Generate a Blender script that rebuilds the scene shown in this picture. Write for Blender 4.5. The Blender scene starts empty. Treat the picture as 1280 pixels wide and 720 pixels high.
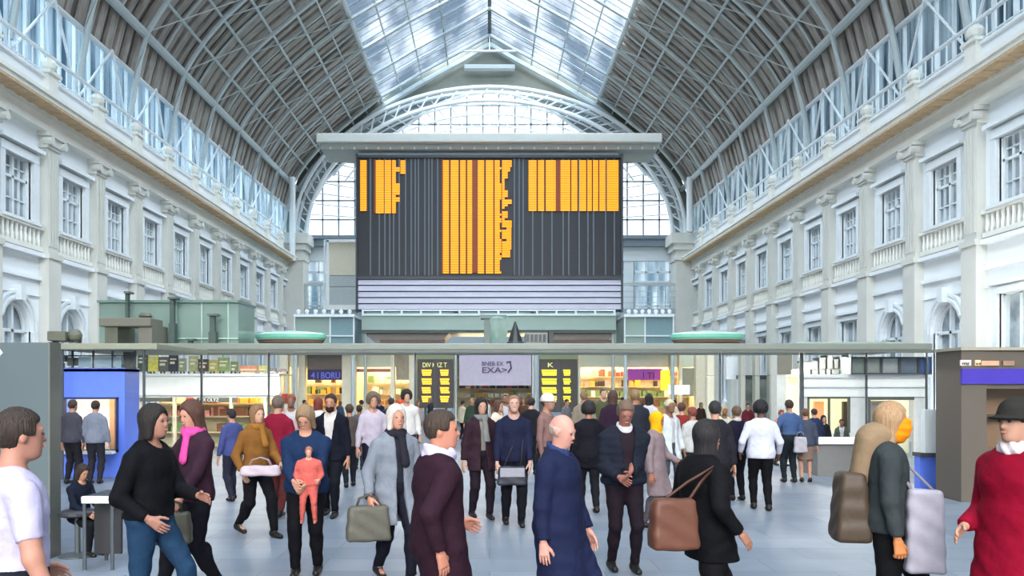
import bpy, math, random
import numpy as np
from mathutils import Vector, Matrix
random.seed(7)
scene = bpy.context.scene
COL = scene.collection
# ------------------------------------------------------------------ camera
F = 1000.0; CX = 612.0; CY = 482.0; HC = 1.95     # focal length in pixels, vanishing point, eye height
cd = bpy.data.cameras.new('camera'); cam = bpy.data.objects.new('camera', cd); COL.objects.link(cam)
cam.location = (0, 0, HC); cam.rotation_euler = (math.pi/2, 0, 0)
cd.sensor_width = 36; cd.lens = F*36/1280; cd.shift_x = (640-CX)/1280; cd.shift_y = (CY-360)/1280
cd.clip_end = 500
scene.camera = cam
# ------------------------------------------------------------------ sky, exposure
scene.view_settings.view_transform = 'Standard'; scene.view_settings.look = 'None'
scene.view_settings.gamma = 1; scene.view_settings.use_curve_mapping = False
scene.view_settings.exposure = 1.38
W = bpy.data.worlds.new('sky'); scene.world = W; W.use_nodes = True
nt = W.node_tree; nt.nodes.clear()
wo = nt.nodes.new('ShaderNodeOutputWorld'); bg = nt.nodes.new('ShaderNodeBackground')
tc = nt.nodes.new('ShaderNodeTexCoord'); nz = nt.nodes.new('ShaderNodeTexNoise'); cr = nt.nodes.new('ShaderNodeValToRGB')
nz.inputs['Scale'].default_value = 3.2; nz.inputs['Detail'].default_value = 4
cr.color_ramp.elements[0].position = .38; cr.color_ramp.elements[0].color = (.70, .76, .82, 1)
cr.color_ramp.elements[1].position = .60; cr.color_ramp.elements[1].color = (1, 1, 1, 1)
nt.links.new(tc.outputs['Generated'], nz.inputs['Vector']); nt.links.new(nz.outputs['Fac'], cr.inputs['Fac'])
nt.links.new(cr.outputs['Color'], bg.inputs['Color']); nt.links.new(bg.outputs[0], wo.inputs[0])
bg.inputs['Strength'].default_value = 1.0
sd = bpy.data.lights.new('daylight_sun', 'SUN'); sd.energy = 18; sd.angle = math.radians(110); sd.color = (1, .98, .95)
so = bpy.data.objects.new('daylight_sun', sd); COL.objects.link(so); so.rotation_euler = (math.radians(22), math.radians(0), 0)

# ------------------------------------------------------------------ materials
def lin(c):
    return tuple(((v/255)/12.92 if v/255 <= .04045 else ((v/255+.055)/1.055)**2.4) for v in c)
MATS = {}
def mat(name, rgb, rough=.6, metal=0., var=.06, scale=6., bump=0., emit=0., stretch=None, spec=.5):
    if name in MATS: return MATS[name]
    m = bpy.data.materials.new(name); m.use_nodes = True; n = m.node_tree.nodes; l = m.node_tree.links
    b = n['Principled BSDF']; c = lin(rgb)
    b.inputs['Roughness'].default_value = rough; b.inputs['Metallic'].default_value = metal
    b.inputs['Specular IOR Level'].default_value = spec
    t = n.new('ShaderNodeTexCoord'); mp = n.new('ShaderNodeMapping'); z = n.new('ShaderNodeTexNoise')
    z.inputs['Scale'].default_value = scale; z.inputs['Detail'].default_value = 3
    if stretch: mp.inputs['Scale'].default_value = stretch
    l.new(t.outputs['Object'], mp.inputs['Vector']); l.new(mp.outputs['Vector'], z.inputs['Vector'])
    mx = n.new('ShaderNodeMix'); mx.data_type = 'RGBA'
    mx.inputs[6].default_value = tuple(max(0, v*(1-var*2)) for v in c)+(1,)
    mx.inputs[7].default_value = tuple(min(1, v*(1+var*2)) for v in c)+(1,)
    l.new(z.outputs['Fac'], mx.inputs[0]); l.new(mx.outputs[2], b.inputs['Base Color'])
    if bump:
        bp = n.new('ShaderNodeBump'); bp.inputs['Strength'].default_value = bump; bp.inputs['Distance'].default_value = .02
        l.new(z.outputs['Fac'], bp.inputs['Height']); l.new(bp.outputs['Normal'], b.inputs['Normal'])
    if emit:
        l.new(mx.outputs[2], b.inputs['Emission Color']); b.inputs['Emission Strength'].default_value = emit
    MATS[name] = m; return m
def glass(name, lo, hi, transp=.8, scale=1., stretch=(1, 1, 1), rough=.1, p0=.35, p1=.65):
    """tinted, weathered glazing: a see-through tint that varies in streaks and painted-in bright patches plus a reflective face"""
    if name in MATS: return MATS[name]
    m = bpy.data.materials.new(name); m.use_nodes = True; n = m.node_tree.nodes; l = m.node_tree.links
    n.clear(); o = n.new('ShaderNodeOutputMaterial')
    tr = n.new('ShaderNodeBsdfTransparent'); g = n.new('ShaderNodeBsdfPrincipled'); mx = n.new('ShaderNodeMixShader')
    g.inputs['Roughness'].default_value = rough
    t = n.new('ShaderNodeTexCoord'); mp = n.new('ShaderNodeMapping'); z = n.new('ShaderNodeTexNoise'); r = n.new('ShaderNodeValToRGB')
    mp.inputs['Scale'].default_value = stretch; z.inputs['Scale'].default_value = scale; z.inputs['Detail'].default_value = 3
    r.color_ramp.elements[0].position = p0; r.color_ramp.elements[0].color = lin(lo)+(1,)
    r.color_ramp.elements[1].position = p1; r.color_ramp.elements[1].color = lin(hi)+(1,)
    l.new(t.outputs['Object'], mp.inputs['Vector']); l.new(mp.outputs['Vector'], z.inputs['Vector']); l.new(z.outputs['Fac'], r.inputs['Fac'])
    l.new(r.outputs['Color'], tr.inputs['Color']); l.new(r.outputs['Color'], g.inputs['Base Color'])
    mx.inputs[0].default_value = transp
    l.new(g.outputs[0], mx.inputs[1]); l.new(tr.outputs[0], mx.inputs[2]); l.new(mx.outputs[0], o.inputs[0])
    MATS[name] = m; return m
# ------------------------------------------------------------------ mesh collector
class MB:
    def __init__(s): s.v = []; s.f = []
    def poly(s, pts):
        i = len(s.v); s.v += [tuple(p) for p in pts]; s.f.append(tuple(range(i, i+len(pts))))
    def box(s, x0, x1, y0, y1, z0, z1):
        x0, x1 = sorted((x0, x1)); y0, y1 = sorted((y0, y1)); z0, z1 = sorted((z0, z1)); i = len(s.v)
        s.v += [(x, y, z) for x in (x0, x1) for y in (y0, y1) for z in (z0, z1)]
        s.f += [tuple(i+k for k in q) for q in ((0,1,3,2),(4,6,7,5),(0,4,5,1),(2,3,7,6),(0,2,6,4),(1,5,7,3))]
        return s
    def tube(s, pts, r, n=6, r2=None, cap=True):
        pts = [Vector(p) for p in pts]; N = len(pts); i0 = len(s.v)
        for k, p in enumerate(pts):
            d = (pts[min(k+1, N-1)]-pts[max(k-1, 0)]).normalized()
            up = Vector((0, 0, 1)) if abs(d.z) < .95 else Vector((0, 1, 0))
            a = d.cross(up).normalized(); b = a.cross(d)
            rr = r if r2 is None else r+(r2-r)*k/(N-1)
            for j in range(n):
                t = 2*math.pi*(j+.5)/n
                s.v.append(tuple(p+(a*math.cos(t)+b*math.sin(t))*rr))
        for k in range(N-1):
            for j in range(n):
                a = i0+k*n+j; b = i0+k*n+(j+1) % n
                s.f.append((a, b, b+n, a+n))
        if cap:
            s.f.append(tuple(i0+j for j in range(n))[::-1]); s.f.append(tuple(i0+(N-1)*n+j for j in range(n)))
        return s
    def lathe(s, c, prof, n=12, sx=1, sy=1):
        i0 = len(s.v)
        for r, z in prof:
            for j in range(n):
                t = 2*math.pi*j/n; s.v.append((c[0]+r*sx*math.cos(t), c[1]+r*sy*math.sin(t), c[2]+z))
        for k in range(len(prof)-1):
            for j in range(n):
                a = i0+k*n+j; b = i0+k*n+(j+1) % n; s.f.append((a, b, b+n, a+n))
        s.f.append(tuple(i0+j for j in range(n))[::-1]); s.f.append(tuple(i0+(len(prof)-1)*n+j for j in range(n)))
        return s
    def build(s, name, m, parent=None, smooth=False, bevel=0):
        me = bpy.data.meshes.new(name); me.from_pydata(s.v, [], s.f); me.materials.append(m)
        if smooth: me.polygons.foreach_set('use_smooth', [True]*len(me.polygons))
        me.update(); o = bpy.data.objects.new(name, me); COL.objects.link(o)
        if parent: o.parent = parent
        if bevel:
            b = o.modifiers.new('bevel', 'BEVEL'); b.width = bevel; b.segments = 2; b.limit_method = 'ANGLE'
        return o
def tag(o, label=None, cat=None, group=None, kind=None):
    if label: o['label'] = label
    if cat: o['category'] = cat
    if group: o['group'] = group
    if kind: o['kind'] = kind
    return o
def thing(name, label, cat, loc=(0, 0, 0), group=None, kind=None):
    o = bpy.data.objects.new(name, None); COL.objects.link(o); o.location = loc
    o.empty_display_size = .2
    return tag(o, label, cat, group, kind)
def local(o, root):
    """parent o (built in world coordinates) to root, keeping it where it is"""
    o.parent = root; o.data.transform(Matrix.Translation(-Vector(root.location))); return o
def X(px, D): return (px-CX)*D/F
def Z(py, D): return HC+(CY-py)*D/F
def pbox(mb, x0, x1, y0, y1, D, depth): return mb.box(X(x0, D), X(x1, D), D, D+depth, Z(y1, D), Z(y0, D))

# colours
white = mat('painted_plaster', (232, 236, 238), .7, var=.03, scale=.6)
cream = mat('stone_pilaster', (204, 204, 196), .7, var=.05, scale=1.2)
cornm = mat('cornice_stone', (226, 225, 216), .7, var=.05, scale=1.5)
tan = mat('cornice_soffit_timber', (206, 178, 142), .6, var=.18, scale=3, stretch=(1, 3, 1))
steel = mat('painted_roof_steel', (176, 186, 186), .4, var=.05)
steelw = mat('white_painted_steel', (222, 228, 230), .4, var=.04)
dsteel = mat('dark_grey_steel', (62, 68, 72), .5, var=.08)
skin_roof = mat('roof_deck_dark', (104, 99, 94), .8, var=.25, scale=2.)
slat = mat('roof_slat_timber', (156, 150, 142), .7, var=.3, scale=1.5, stretch=(1, 4, 1))
mint = mat('mint_panel', (142, 164, 154), .35, var=.05, scale=1)
grey = mat('mid_grey_paint', (150, 154, 152), .5, var=.05)
winglass = glass('window_pane_glass', (120, 132, 138), (186, 198, 204), .12, scale=1.3, rough=.08)
# ------------------------------------------------------------------ large structure
HW = 15.0; Y0 = -26.0; Y1 = 61.0
def K(k): return HC+HW*k              # height from its ratio to the half width
# floor: pale stone slabs, slightly polished
fm = bpy.data.materials.new('polished_floor_slabs'); fm.use_nodes = True
n = fm.node_tree.nodes; l = fm.node_tree.links; b = n['Principled BSDF']
tcn = n.new('ShaderNodeTexCoord'); br = n.new('ShaderNodeTexBrick'); nz2 = n.new('ShaderNodeTexNoise')
br.inputs['Scale'].default_value = 1; br.inputs['Brick Width'].default_value = 1.2; br.inputs['Row Height'].default_value = .6
br.inputs['Mortar Size'].default_value = .008; br.offset = .5
br.inputs['Color1'].default_value = lin((98, 108, 120))+(1,); br.inputs['Color2'].default_value = lin((114, 123, 134))+(1,)
br.inputs['Mortar'].default_value = lin((84, 92, 100))+(1,)
l.new(tcn.outputs['Object'], br.inputs['Vector']); l.new(br.outputs['Color'], b.inputs['Base Color'])
l.new(tcn.outputs['Object'], nz2.inputs['Vector']); nz2.inputs['Scale'].default_value = 1.5
mr = n.new('ShaderNodeMapRange'); mr.inputs['To Min'].default_value = .3; mr.inputs['To Max'].default_value = .5
l.new(nz2.outputs['Fac'], mr.inputs['Value']); l.new(mr.outputs['Result'], b.inputs['Roughness'])
m_ = MB(); m_.poly([(-HW-1, -27, 0), (HW+1, -27, 0), (HW+1, Y1+3, 0), (-HW-1, Y1+3, 0)])
tag(m_.build('floor', fm), kind='structure')

WN = [0]
def wn():
    WN[0] += 1; return 'window_%d' % WN[0]
arch_bays = {-1: (24.0, 27.4), 1: (24.6, 28.2)}
def wall(side, name, first, step):
    xs = lambda off: side*(HW-off)
    pil = []; y = first
    while y > Y0+.8: y -= step
    while y < Y1-1.0: pil.append(y); y += step
    w = MB()
    def quad(u0, u1, z0, z1, off=0.):
        p = [(xs(off), u0, z0), (xs(off), u1, z0), (xs(off), u1, z1), (xs(off), u0, z1)]
        w.poly(p if side < 0 else p[::-1])
    def hmould(z0, z1, off, mb=None): (mb or w).box(xs(-.3), xs(off), Y0, Y1, z0, z1)
    edges = [Y0]+pil+[Y1]
    GH0, GH1 = K(.355), K(.485)
    root = None; wins = []
    for i in range(len(edges)-1):
        a, c = edges[i], edges[i+1]; mid = (a+c)/2; hw = .78
        if c-a < 2.6:
            quad(a, c, 0, K(.6)); continue
        arched = arch_bays[side][0] <= mid <= arch_bays[side][1]+3.6
        u0, u1 = mid-hw, mid+hw
        quad(a, u0, 0, K(.6)); quad(u1, c, 0, K(.6)); quad(u0, u1, GH1, K(.6))
        zt = K(.18); zb = 1.0
        if arched:
            zs = zt-.95; N = 14
            P = [(mid-hw*math.cos(math.pi*j/N), zs+.95*math.sin(math.pi*j/N)) for j in range(N+1)]
            for j in range(N):
                (ua, za), (ub, zb_) = P[j], P[j+1]
                p = [(xs(0), ua, za), (xs(0), ub, zb_), (xs(0), ub, GH0), (xs(0), ua, GH0)]
                w.poly(p if side < 0 else p[::-1])
                p = [(xs(0), ua, za), (xs(-.3), ua, za), (xs(-.3), ub, zb_), (xs(0), ub, zb_)]; w.poly(p)
        else:
            quad(u0, u1, zt, GH0)
            w.poly([(xs(0), u0, zt), (xs(0), u1, zt), (xs(-.3), u1, zt), (xs(-.3), u0, zt)])
        quad(u0, u1, 0, zb)
        for uu in (u0, u1):
            w.poly([(xs(0), uu, zb), (xs(-.3), uu, zb), (xs(-.3), uu, zt), (xs(0), uu, zt)])
            w.poly([(xs(0), uu, GH0), (xs(-.3), uu, GH0), (xs(-.3), uu, GH1), (xs(0), uu, GH1)])
        w.poly([(xs(0), u0, GH1), (xs(0), u1, GH1), (xs(-.3), u1, GH1), (xs(-.3), u0, GH1)])
        w.poly([(xs(0), u0, GH0), (xs(0), u1, GH0), (xs(-.3), u1, GH0), (xs(-.3), u0, GH0)])
        wins.append((mid, hw, arched, zb, zt, a, c))
    hmould(K(.283), K(.292), .24); hmould(K(.232), K(.24), .12); hmould(K(.196), K(.2), .06)
    root = w.build(name, white); tag(root, kind='structure')
    # entablature: architrave, frieze, deep cornice whose soffit is timber coloured, parapet
    e = MB(); hmould(K(.563), K(.578), .34, e); hmould(K(.578), K(.597), .27, e); hmould(K(.597), 1.95+9.05, .36, e)
    e.box(xs(-.3), xs(.92), Y0, Y1, 1.95+9.12, 1.95+9.26); e.box(xs(-.3), xs(.99), Y0, Y1, 1.95+9.26, 1.95+9.38)
    e.build('cornice', cornm, root)
    e = MB(); e.box(xs(.36), xs(.9), Y0, Y1, 1.95+9.05, 1.95+9.12); 
    u = Y0+.3
    while u < Y1: e.box(xs(.36), xs(.8), u, u+.2, 1.95+9.02, 1.95+9.051); u += .6
    e.build('cornice_soffit', tan, root)
    e = MB(); e.box(xs(-.3), xs(.1), Y0, Y1, 1.95+9.38, 1.95+10.3); e.box(xs(-.3), xs(.2), Y0, Y1, 1.95+10.3, 1.95+10.38)
    e.build('parapet', white, root)
    e = MB(); e.tube([(xs(.1), Y0, 13.1), (xs(.1), Y1, 13.1)], .075); e.tube([(xs(.1), Y0, 12.45), (xs(.1), Y1, 12.45)], .03)
    u = Y0
    while u < Y1: e.tube([(xs(.1), u, 12.3), (xs(.1), u, 13.1)], .028, 4); u += .42
    e.build('railing', steelw, root)
    for y in pil:
        p = MB()
        p.box(xs(-.1), xs(.42), y-.5, y+.5, 0, .9); p.box(xs(-.1), xs(.34), y-.38, y+.38, .9, K(.283))
        p.box(xs(-.1), xs(.4), y-.42, y+.42, K(.283), K(.295))
        p.box(xs(-.1), xs(.28), y-.32, y+.32, K(.295), K(.528))
        for q in (-.24, -.08, .08, .24): p.box(xs(.27), xs(.31), y+q-.045, y+q+.045, K(.31), K(.52))
        p.build('pilaster', cream, root)
        p = MB(); p.box(xs(-.1), xs(.33), y-.42, y+.42, K(.528), K(.535)); p.box(xs(-.1), xs(.38), y-.4, y+.4, K(.535), K(.553))
        p.box(xs(-.1), xs(.46), y-.5, y+.5, K(.553), K(.563))
        for q in (-.4, .4): p.tube([(xs(.2), y+q, K(.543)), (xs(.5), y+q, K(.543))], .13, 10)
        p.build('capital', cream, root)
        p = MB(); p.box(xs(-.1), xs(.3), y-.3, y+.3, 1.95+9.38, 12.4); p.box(xs(-.1), xs(.38), y-.38, y+.38, 12.4, 12.5)
        p.lathe((xs(.12), y, 12.5), [(.1, 0), (.14, .06), (.24, .14), (.28, .28), (.2, .42), (.08, .5)], 10)
        p.build('parapet_urn', cornm, root)
    # balustrade relief panels under the upper windows
    for mid, hw, arched, zb, zt, a, c in wins:
        p = MB(); p.box(xs(0), xs(.16), a+.4, c-.4, K(.296), K(.306)); p.box(xs(0), xs(.2), a+.4, c-.4, K(.343), K(.352))
        q = a+.55
        while q < c-.5: p.lathe((xs(.08), q, K(.306)), [(.05, 0), (.075, .12), (.05, .35), (.07, .55)], 6); q += .24
        p.build('balustrade_panel', cornm, root)
        wnm = wn(); t = tag(bpy.data.objects.new(wnm, None), kind='structure'); COL.objects.link(t)
        f = MB()
        for s in (-1, 1):
            f.box(xs(-.05), xs(.14), mid+s*hw, mid+s*(hw+.24), GH0-.06, GH1+.26)
            f.box(xs(-.22), xs(-.1), mid+s*(hw-.09), mid+s*hw, GH0, GH1)
        f.box(xs(-.05), xs(.16), mid-hw-.25, mid+hw+.25, GH1, GH1+.27); f.box(xs(-.05), xs(.3), mid-hw-.38, mid+hw+.38, GH1+.34, GH1+.46)
        f.box(xs(-.2), xs(.24), mid-hw-.3, mid+hw+.3, GH0-.1, GH0)
        f.box(xs(-.22), xs(-.1), mid-.05, mid+.05, GH0, GH1); f.box(xs(-.22), xs(-.1), mid-hw, mid+hw, GH0+1.25, GH0+1.33)
        for s in (-.5, .5): f.box(xs(-.2), xs(-.13), mid+s*hw-.02, mid+s*hw+.02, GH0, GH1)
        for z in (.62, 1.6): f.box(xs(-.2), xs(-.13), mid-hw, mid+hw, GH0+z-.02, GH0+z+.02)
        f.build('window_frame', steelw, t)
        g = MB(); g.box(xs(-.24), xs(-.2), mid-hw, mid+hw, GH0, GH1); g.build('window_pane', winglass, t)
        wnm = wn(); t = tag(bpy.data.objects.new(wnm, None), kind='structure'); COL.objects.link(t)
        f = MB(); zs = zt-.95 if arched else zt
        for s in (-1, 1):
            f.box(xs(-.05), xs(.1), mid+s*hw, mid+s*(hw+.2), zb, zs); f.box(xs(-.24), xs(-.12), mid+s*(hw-.1), mid+s*hw, zb, zs)
        if arched:
            for r, o0 in ((.11, .0), (.3, .0), ):
                pts = [(xs(o0), mid-(hw+r)*math.cos(math.pi*j/14), zs+(.95+r)*math.sin(math.pi*j/14)) for j in range(15)]
                f.tube(pts, .09, 6)
            pts = [(xs(-.18), mid-(hw-.08)*math.cos(math.pi*j/14), zs+(.87)*math.sin(math.pi*j/14)) for j in range(15)]; f.tube(pts, .06, 4)
            f.box(xs(.0), xs(.24), mid-.14, mid+.14, zt+.02, zt+.5)
        else:
            f.box(xs(-.04), xs(.12), mid-hw-.21, mid+hw+.21, zt+.001, zt+.21); f.box(xs(-.05), xs(.22), mid-hw-.3, mid+hw+.3, zt+.25, zt+.34)
        f.box(xs(-.24), xs(-.12), mid-.06, mid+.06, zb, zt); f.box(xs(-.24), xs(-.12), mid-hw, mid+hw, zs-.05, zs+.05)
        f.box(xs(-.24), xs(-.12), mid-hw, mid+hw, 2.4, 2.48)
        f.build('window_frame', steelw, t)
        g = MB(); g.box(xs(-.28), xs(-.24), mid-hw, mid+hw, zb, zt+.0); g.build('window_pane', winglass, t)
    return root
wall(-1, 'wall_left', 27.0, 3.3)
wall(1, 'wall_right', 24.5, 3.5)

# ---- glazed band above the parapets
bandl = glass('side_band_glass_left', (46, 74, 96), (150, 178, 196), .62, scale=1.0, stretch=(1, 2.4, .16), p0=.36, p1=.68)
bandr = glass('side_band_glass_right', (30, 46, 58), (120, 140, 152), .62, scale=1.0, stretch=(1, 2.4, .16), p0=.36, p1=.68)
for s in (-1, 1):
    t = tag(bpy.data.objects.new(wn(), None), kind='structure'); COL.objects.link(t)
    x = s*HW*1.03
    g = MB(); g.poly([(x, Y0, 12.2), (x, Y1, 12.2), (x, Y1, K(.895)), (x, Y0, K(.895))]); g.build('window_pane', bandl if s < 0 else bandr, t)
    f = MB(); u = Y0; j = 0
    while u < Y1:
        f.box(x-s*.12, x, u-.04, u+.04, 12.2, K(.895)); u += 1.05; j += 1
    f.tube([(s*HW*1.02, Y0, K(.892)), (s*HW*1.02, Y1, K(.892))], .11, 8)
    f.build('window_frame', steelw, t)
    f = MB(); u = 17.1-4.2*10; k = 0                       # raking struts between the glass and the tube
    while u < Y1-2:
        f.tube([(s*(HW*1.02), u, 12.6), (s*(HW*1.0), u+2.1, K(.89))], .05, 5); f.tube([(s*(HW*1.0), u+2.1, K(.89)), (s*(HW*1.02), u+4.2, 12.6)], .05, 5); u += 4.2
    f.build('glazing_brace', steelw, t)

# ---- roof: profile of the vault, half width and height as ratios of the half width
PR = [(1.03, .895), (1.0, 1.01), (.965, 1.07), (.93, 1.12), (.87, 1.19), (.8, 1.255), (.7, 1.34), (.63, 1.395), (.56, 1.45), (.36, 1.57), (.155, 1.68), (0, 1.765)]
def off_prof(d):
    out = []
    for i, (x, z) in enumerate(PR):
        a = Vector(PR[max(i-1, 0)]); b = Vector(PR[min(i+1, len(PR)-1)]); t = (b-a).normalized()
        nn = Vector((-abs(t.y), -abs(t.x)))
        if i == len(PR)-1: nn = Vector((0, -1))
        out.append((x*HW+nn.x*d, K(z)+nn.y*d))
    return out
P0 = off_prof(0); SK = 8
def at_ratio(d, r):
    """point of the offset profile on the sight line x/(z-eye) = r"""
    pp = off_prof(d)
    for i in range(len(pp)-1):
        (x0, z0), (x1, z1) = pp[i], pp[i+1]
        f0 = x0-r*(z0-HC); f1 = x1-r*(z1-HC)
        if f0 >= 0 >= f1:
            t = f0/(f0-f1); return x0+(x1-x0)*t, z0+(z1-z0)*t
skm = MB(); YA = -26.0
for s in (-1, 1):
    for i in range(SK):
        (xa, za), (xb, zb) = P0[i], P0[i+1]
        skm.poly([(s*xa, YA, za), (s*xb, YA, zb), (s*xb, Y1, zb), (s*xa, Y1, za)])
ceil = skm.build('ceiling', skin_roof); tag(ceil, kind='structure')
sl = MB(); Pa = off_prof(.02); Pb = off_prof(.16); u = YA
while u < Y1-.3:
    w_ = .30+.26*random.random()
    for s in (-1, 1):
        for i in range(0, SK):
            (xa, za), (xb, zb) = Pb[i], Pb[i+1]; (xc, zc), (xd, zd) = Pa[i], Pa[i+1]
            sl.poly([(s*xa, u, za), (s*xb, u, zb), (s*xb, u+w_, zb), (s*xa, u+w_, za)])
            sl.poly([(s*xa, u, za), (s*xb, u, zb), (s*xd, u, zd), (s*xc, u, zc)])
            sl.poly([(s*xa, u+w_, za), (s*xb, u+w_, zb), (s*xd, u+w_, zd), (s*xc, u+w_, zc)])
    u += .62+.22*random.random()
sl.build('roof_slats', slat, ceil)
# skylight glazing
skyg = glass('skylight_glass', (92, 108, 124), (190, 200, 210), .85, scale=.35, stretch=(1, .5, 1), p0=.4, p1=.6)  # bright and dull patches of daylight put into the tint
g = MB(); gb = MB(); Pg = off_prof(.0); Ph = off_prof(.1)
for s in (-1, 1):
    for i in range(SK, len(PR)-1):
        (xa, za), (xb, zb) = Pg[i], Pg[i+1]
        g.poly([(s*xa, YA, za), (s*xb, YA, zb), (s*xb, Y1, zb), (s*xa, Y1, za)])
    u = YA; j = 0
    while u <= Y1:
        gb.tube([(s*x_, u, z_) for x_, z_ in Ph[SK:]], .045 if j % 3 else .08, 4, cap=False); u += .8; j += 1
g.build('skylight_pane', skyg, ceil); gb.build('glazing_bar', mat('glazing_bar_grey', (120, 130, 138), .4), ceil)
# ribs
ys = []; u = 21.3-4.2*10
while u < Y1+1: ys.append(u); u += 4.2
for y in ys:
    r = MB()
    for s in (-1, 1):
        r.tube([(s*x_, y, z_) for x_, z_ in [(HW*1.02, 13.0)]+off_prof(.55)], .12, 6)
    r.build('rib', steel, ceil)
    r = MB()
    for s in (-1, 1):        # lighter intermediate arc and lattice
        r.tube([(s*x_, y+2.1, z_) for x_, z_ in off_prof(.35)[1:]], .06, 5)
    r.build('secondary_rib', steel, ceil)
for r_, rad, d in ((1.0, .2, .6), (.842, .075, .45), (.726, .075, .45), (.618, .075, .45), (.52, .075, .45), (.45, .05, .4), (.38, .14, .4), (.30, .06, .4), (.22, .06, .4), (.13, .06, .4)):
    for s in (-1, 1):
        if r_ == 1.0: x_, z_ = 14.62, K(.995)
        else: x_, z_ = at_ratio(d, r_)
        MB().tube([(s*x_, YA, z_), (s*x_, Y1, z_)], rad, 8).build('purlin', steel if r_ > .2 else grey, ceil)
MB().tube([(0, YA, K(1.74)), (0, Y1, K(1.74))], .14, 8).build('ridge_beam', dsteel, ceil)
br_ = MB()                     # crossing wind braces
Q = off_prof(.5)
for y in ys[:-1]:
    for s in (-1, 1):
        for i in (1, 4):
            j = min(i+4, SK)
            br_.tube([(s*Q[i][0], y, Q[i][1]), (s*Q[j][0], y+4.2, Q[j][1])], .035, 4)
br_.build('wind_brace', steel, ceil)
br_ = MB()
for y in ys[-1:]:
    x_, z_ = off_prof(.55)[10]; br_.tube([(-x_, y, z_), (x_, y, z_)], .09, 6)
    br_.tube([(0, y, z_), (0, y, K(1.74))], .05, 4)
br_.build('collar_beam', steelw, ceil)

# ---- gable end
spand = mat('gable_spandrel', (118, 122, 112), .6, var=.12, scale=1)
AA = .975*HW; AB = .735*HW; SZ = K(.755); NA = 40
arc = [(-AA*math.cos(math.pi*j/NA), SZ+AB*math.sin(math.pi*j/NA)) for j in range(NA+1)]
def roofz(x):
    x = abs(x)
    for i in range(len(P0)-1):
        if P0[i][0] >= x >= P0[i+1][0]:
            t = (P0[i][0]-x)/(P0[i][0]-P0[i+1][0]+1e-6); return P0[i][1]+(P0[i+1][1]-P0[i][1])*t
    return P0[0][1]
gw = MB()
for j in range(NA):
    (xa, za), (xb, zb) = arc[j], arc[j+1]
    gw.poly([(xa, Y1, za), (xb, Y1, zb), (xb, Y1, roofz(xb)), (xa, Y1, roofz(xa))])
for s in (-1, 1): gw.poly([(s*AA, Y1, SZ), (s*HW*1.03, Y1, SZ), (s*HW*1.03, Y1, K(.9)), (s*AA, Y1, K(1.05))])
gable = gw.build('wall_back', spand); tag(gable, kind='structure')
a = MB()
for off, y in ((0, Y1-.1), (.9, Y1-.9), (-.1, Y1-.9)):
    a.tube([(-(AA-off)*math.cos(math.pi*j/NA), y, SZ+(AB-off)*math.sin(math.pi*j/NA)) for j in range(NA+1)], .16, 6)
for j in range(NA):
    t0 = math.pi*j/NA; t1 = math.pi*(j+1)/NA
    a.tube([(-(AA-.9)*math.cos(t0), Y1-.9, SZ+(AB-.9)*math.sin(t0)), (-(AA+.1)*math.cos(t1), Y1-.9, SZ+(AB+.1)*math.sin(t1))], .07, 4)
a.build('arch_truss', steelw, gable)
a = MB(); pts = off_prof(.7)
for s in (-1, 1): a.tube([(s*x_, Y1-.5, z_) for x_, z_ in pts[1:]], .22, 6)
a.tube([(-off_prof(.9)[10][0], Y1-.6, K(1.6)), (off_prof(.9)[10][0], Y1-.6, K(1.6))], .25, 6)
a.build('gable_rafter', steel, gable)
IN = [(843, 297), (841, 284), (834, 255), (817, 226), (792, 203), (762, 186), (737, 172), (714, 157), (692, 140), (666, 127), (640, 119), (612, 116)]
inn = [(X(px, Y1-.06), Z(py, Y1-.06)) for px, py in IN]; inn = inn+[(-x_, z_) for x_, z_ in inn[-2::-1]]
a = MB(); N2 = len(inn)
out = []
for j, (x_, z_) in enumerate(inn):
    th = math.atan2((z_-SZ)/AB, x_/AA); out.append((AA*1.0*math.cos(th), SZ+AB*math.sin(th)))
for j in range(N2-1): a.poly([(out[j][0], Y1-.06, out[j][1]), (inn[j][0], Y1-.06, inn[j][1]), (inn[j+1][0], Y1-.06, inn[j+1][1]), (out[j+1][0], Y1-.06, out[j+1][1])])
a.build('arch_lining', mat('arch_lining_grey', (138, 148, 150), .5, var=.1), gable)
a = MB(); a.tube([(x_, Y1-.2, z_) for x_, z_ in inn], .13, 6); a.build('inner_arch_moulding', steelw, gable)
endg = glass('gable_glass', (205, 218, 230), (250, 252, 255), .88, scale=.6)
t = tag(bpy.data.objects.new(wn(), None), kind='structure'); COL.objects.link(t)
g = MB(); g.poly([(x_, Y1, z_) for x_, z_ in arc]); g.build('window_pane', endg, t)
f = MB(); x_ = -AA+.7
while x_ < AA:
    zz = SZ+AB*math.sqrt(max(0, 1-(x_/AA)**2)); k_ = .055
    f.box(x_-k_, x_+k_, Y1-.15, Y1-.02, SZ, zz); x_ += 1.22
z_ = SZ+1.3
while z_ < SZ+AB:
    xx = AA*math.sqrt(max(0, 1-((z_-SZ)/AB)**2)); f.box(-xx, xx, Y1-.15, Y1-.02, z_-.05, z_+.05); z_ += 1.45
f.build('window_frame', mat('gable_mullion', (138, 148, 154), .4), t)
f = MB()                        # fan of radial bars at the crown
for j in range(2, 39):
    th = math.pi*j/40; r0 = .55 if j % 2 else .7
    f.tube([(-AA*.62*math.cos(th)*.9, Y1-.3, SZ+AB*.76*math.sin(th)), (-AA*.98*math.cos(th), Y1-.3, SZ+AB*.98*math.sin(th))], .05, 4)
for q in (.76, .84, .91): f.tube([(-AA*q*math.cos(math.pi*j/NA), Y1-.3, SZ+AB*q*math.sin(math.pi*j/NA)) for j in range(6, NA-5)], .07, 5)
f.build('fan_tracery', steelw, t)
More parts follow.
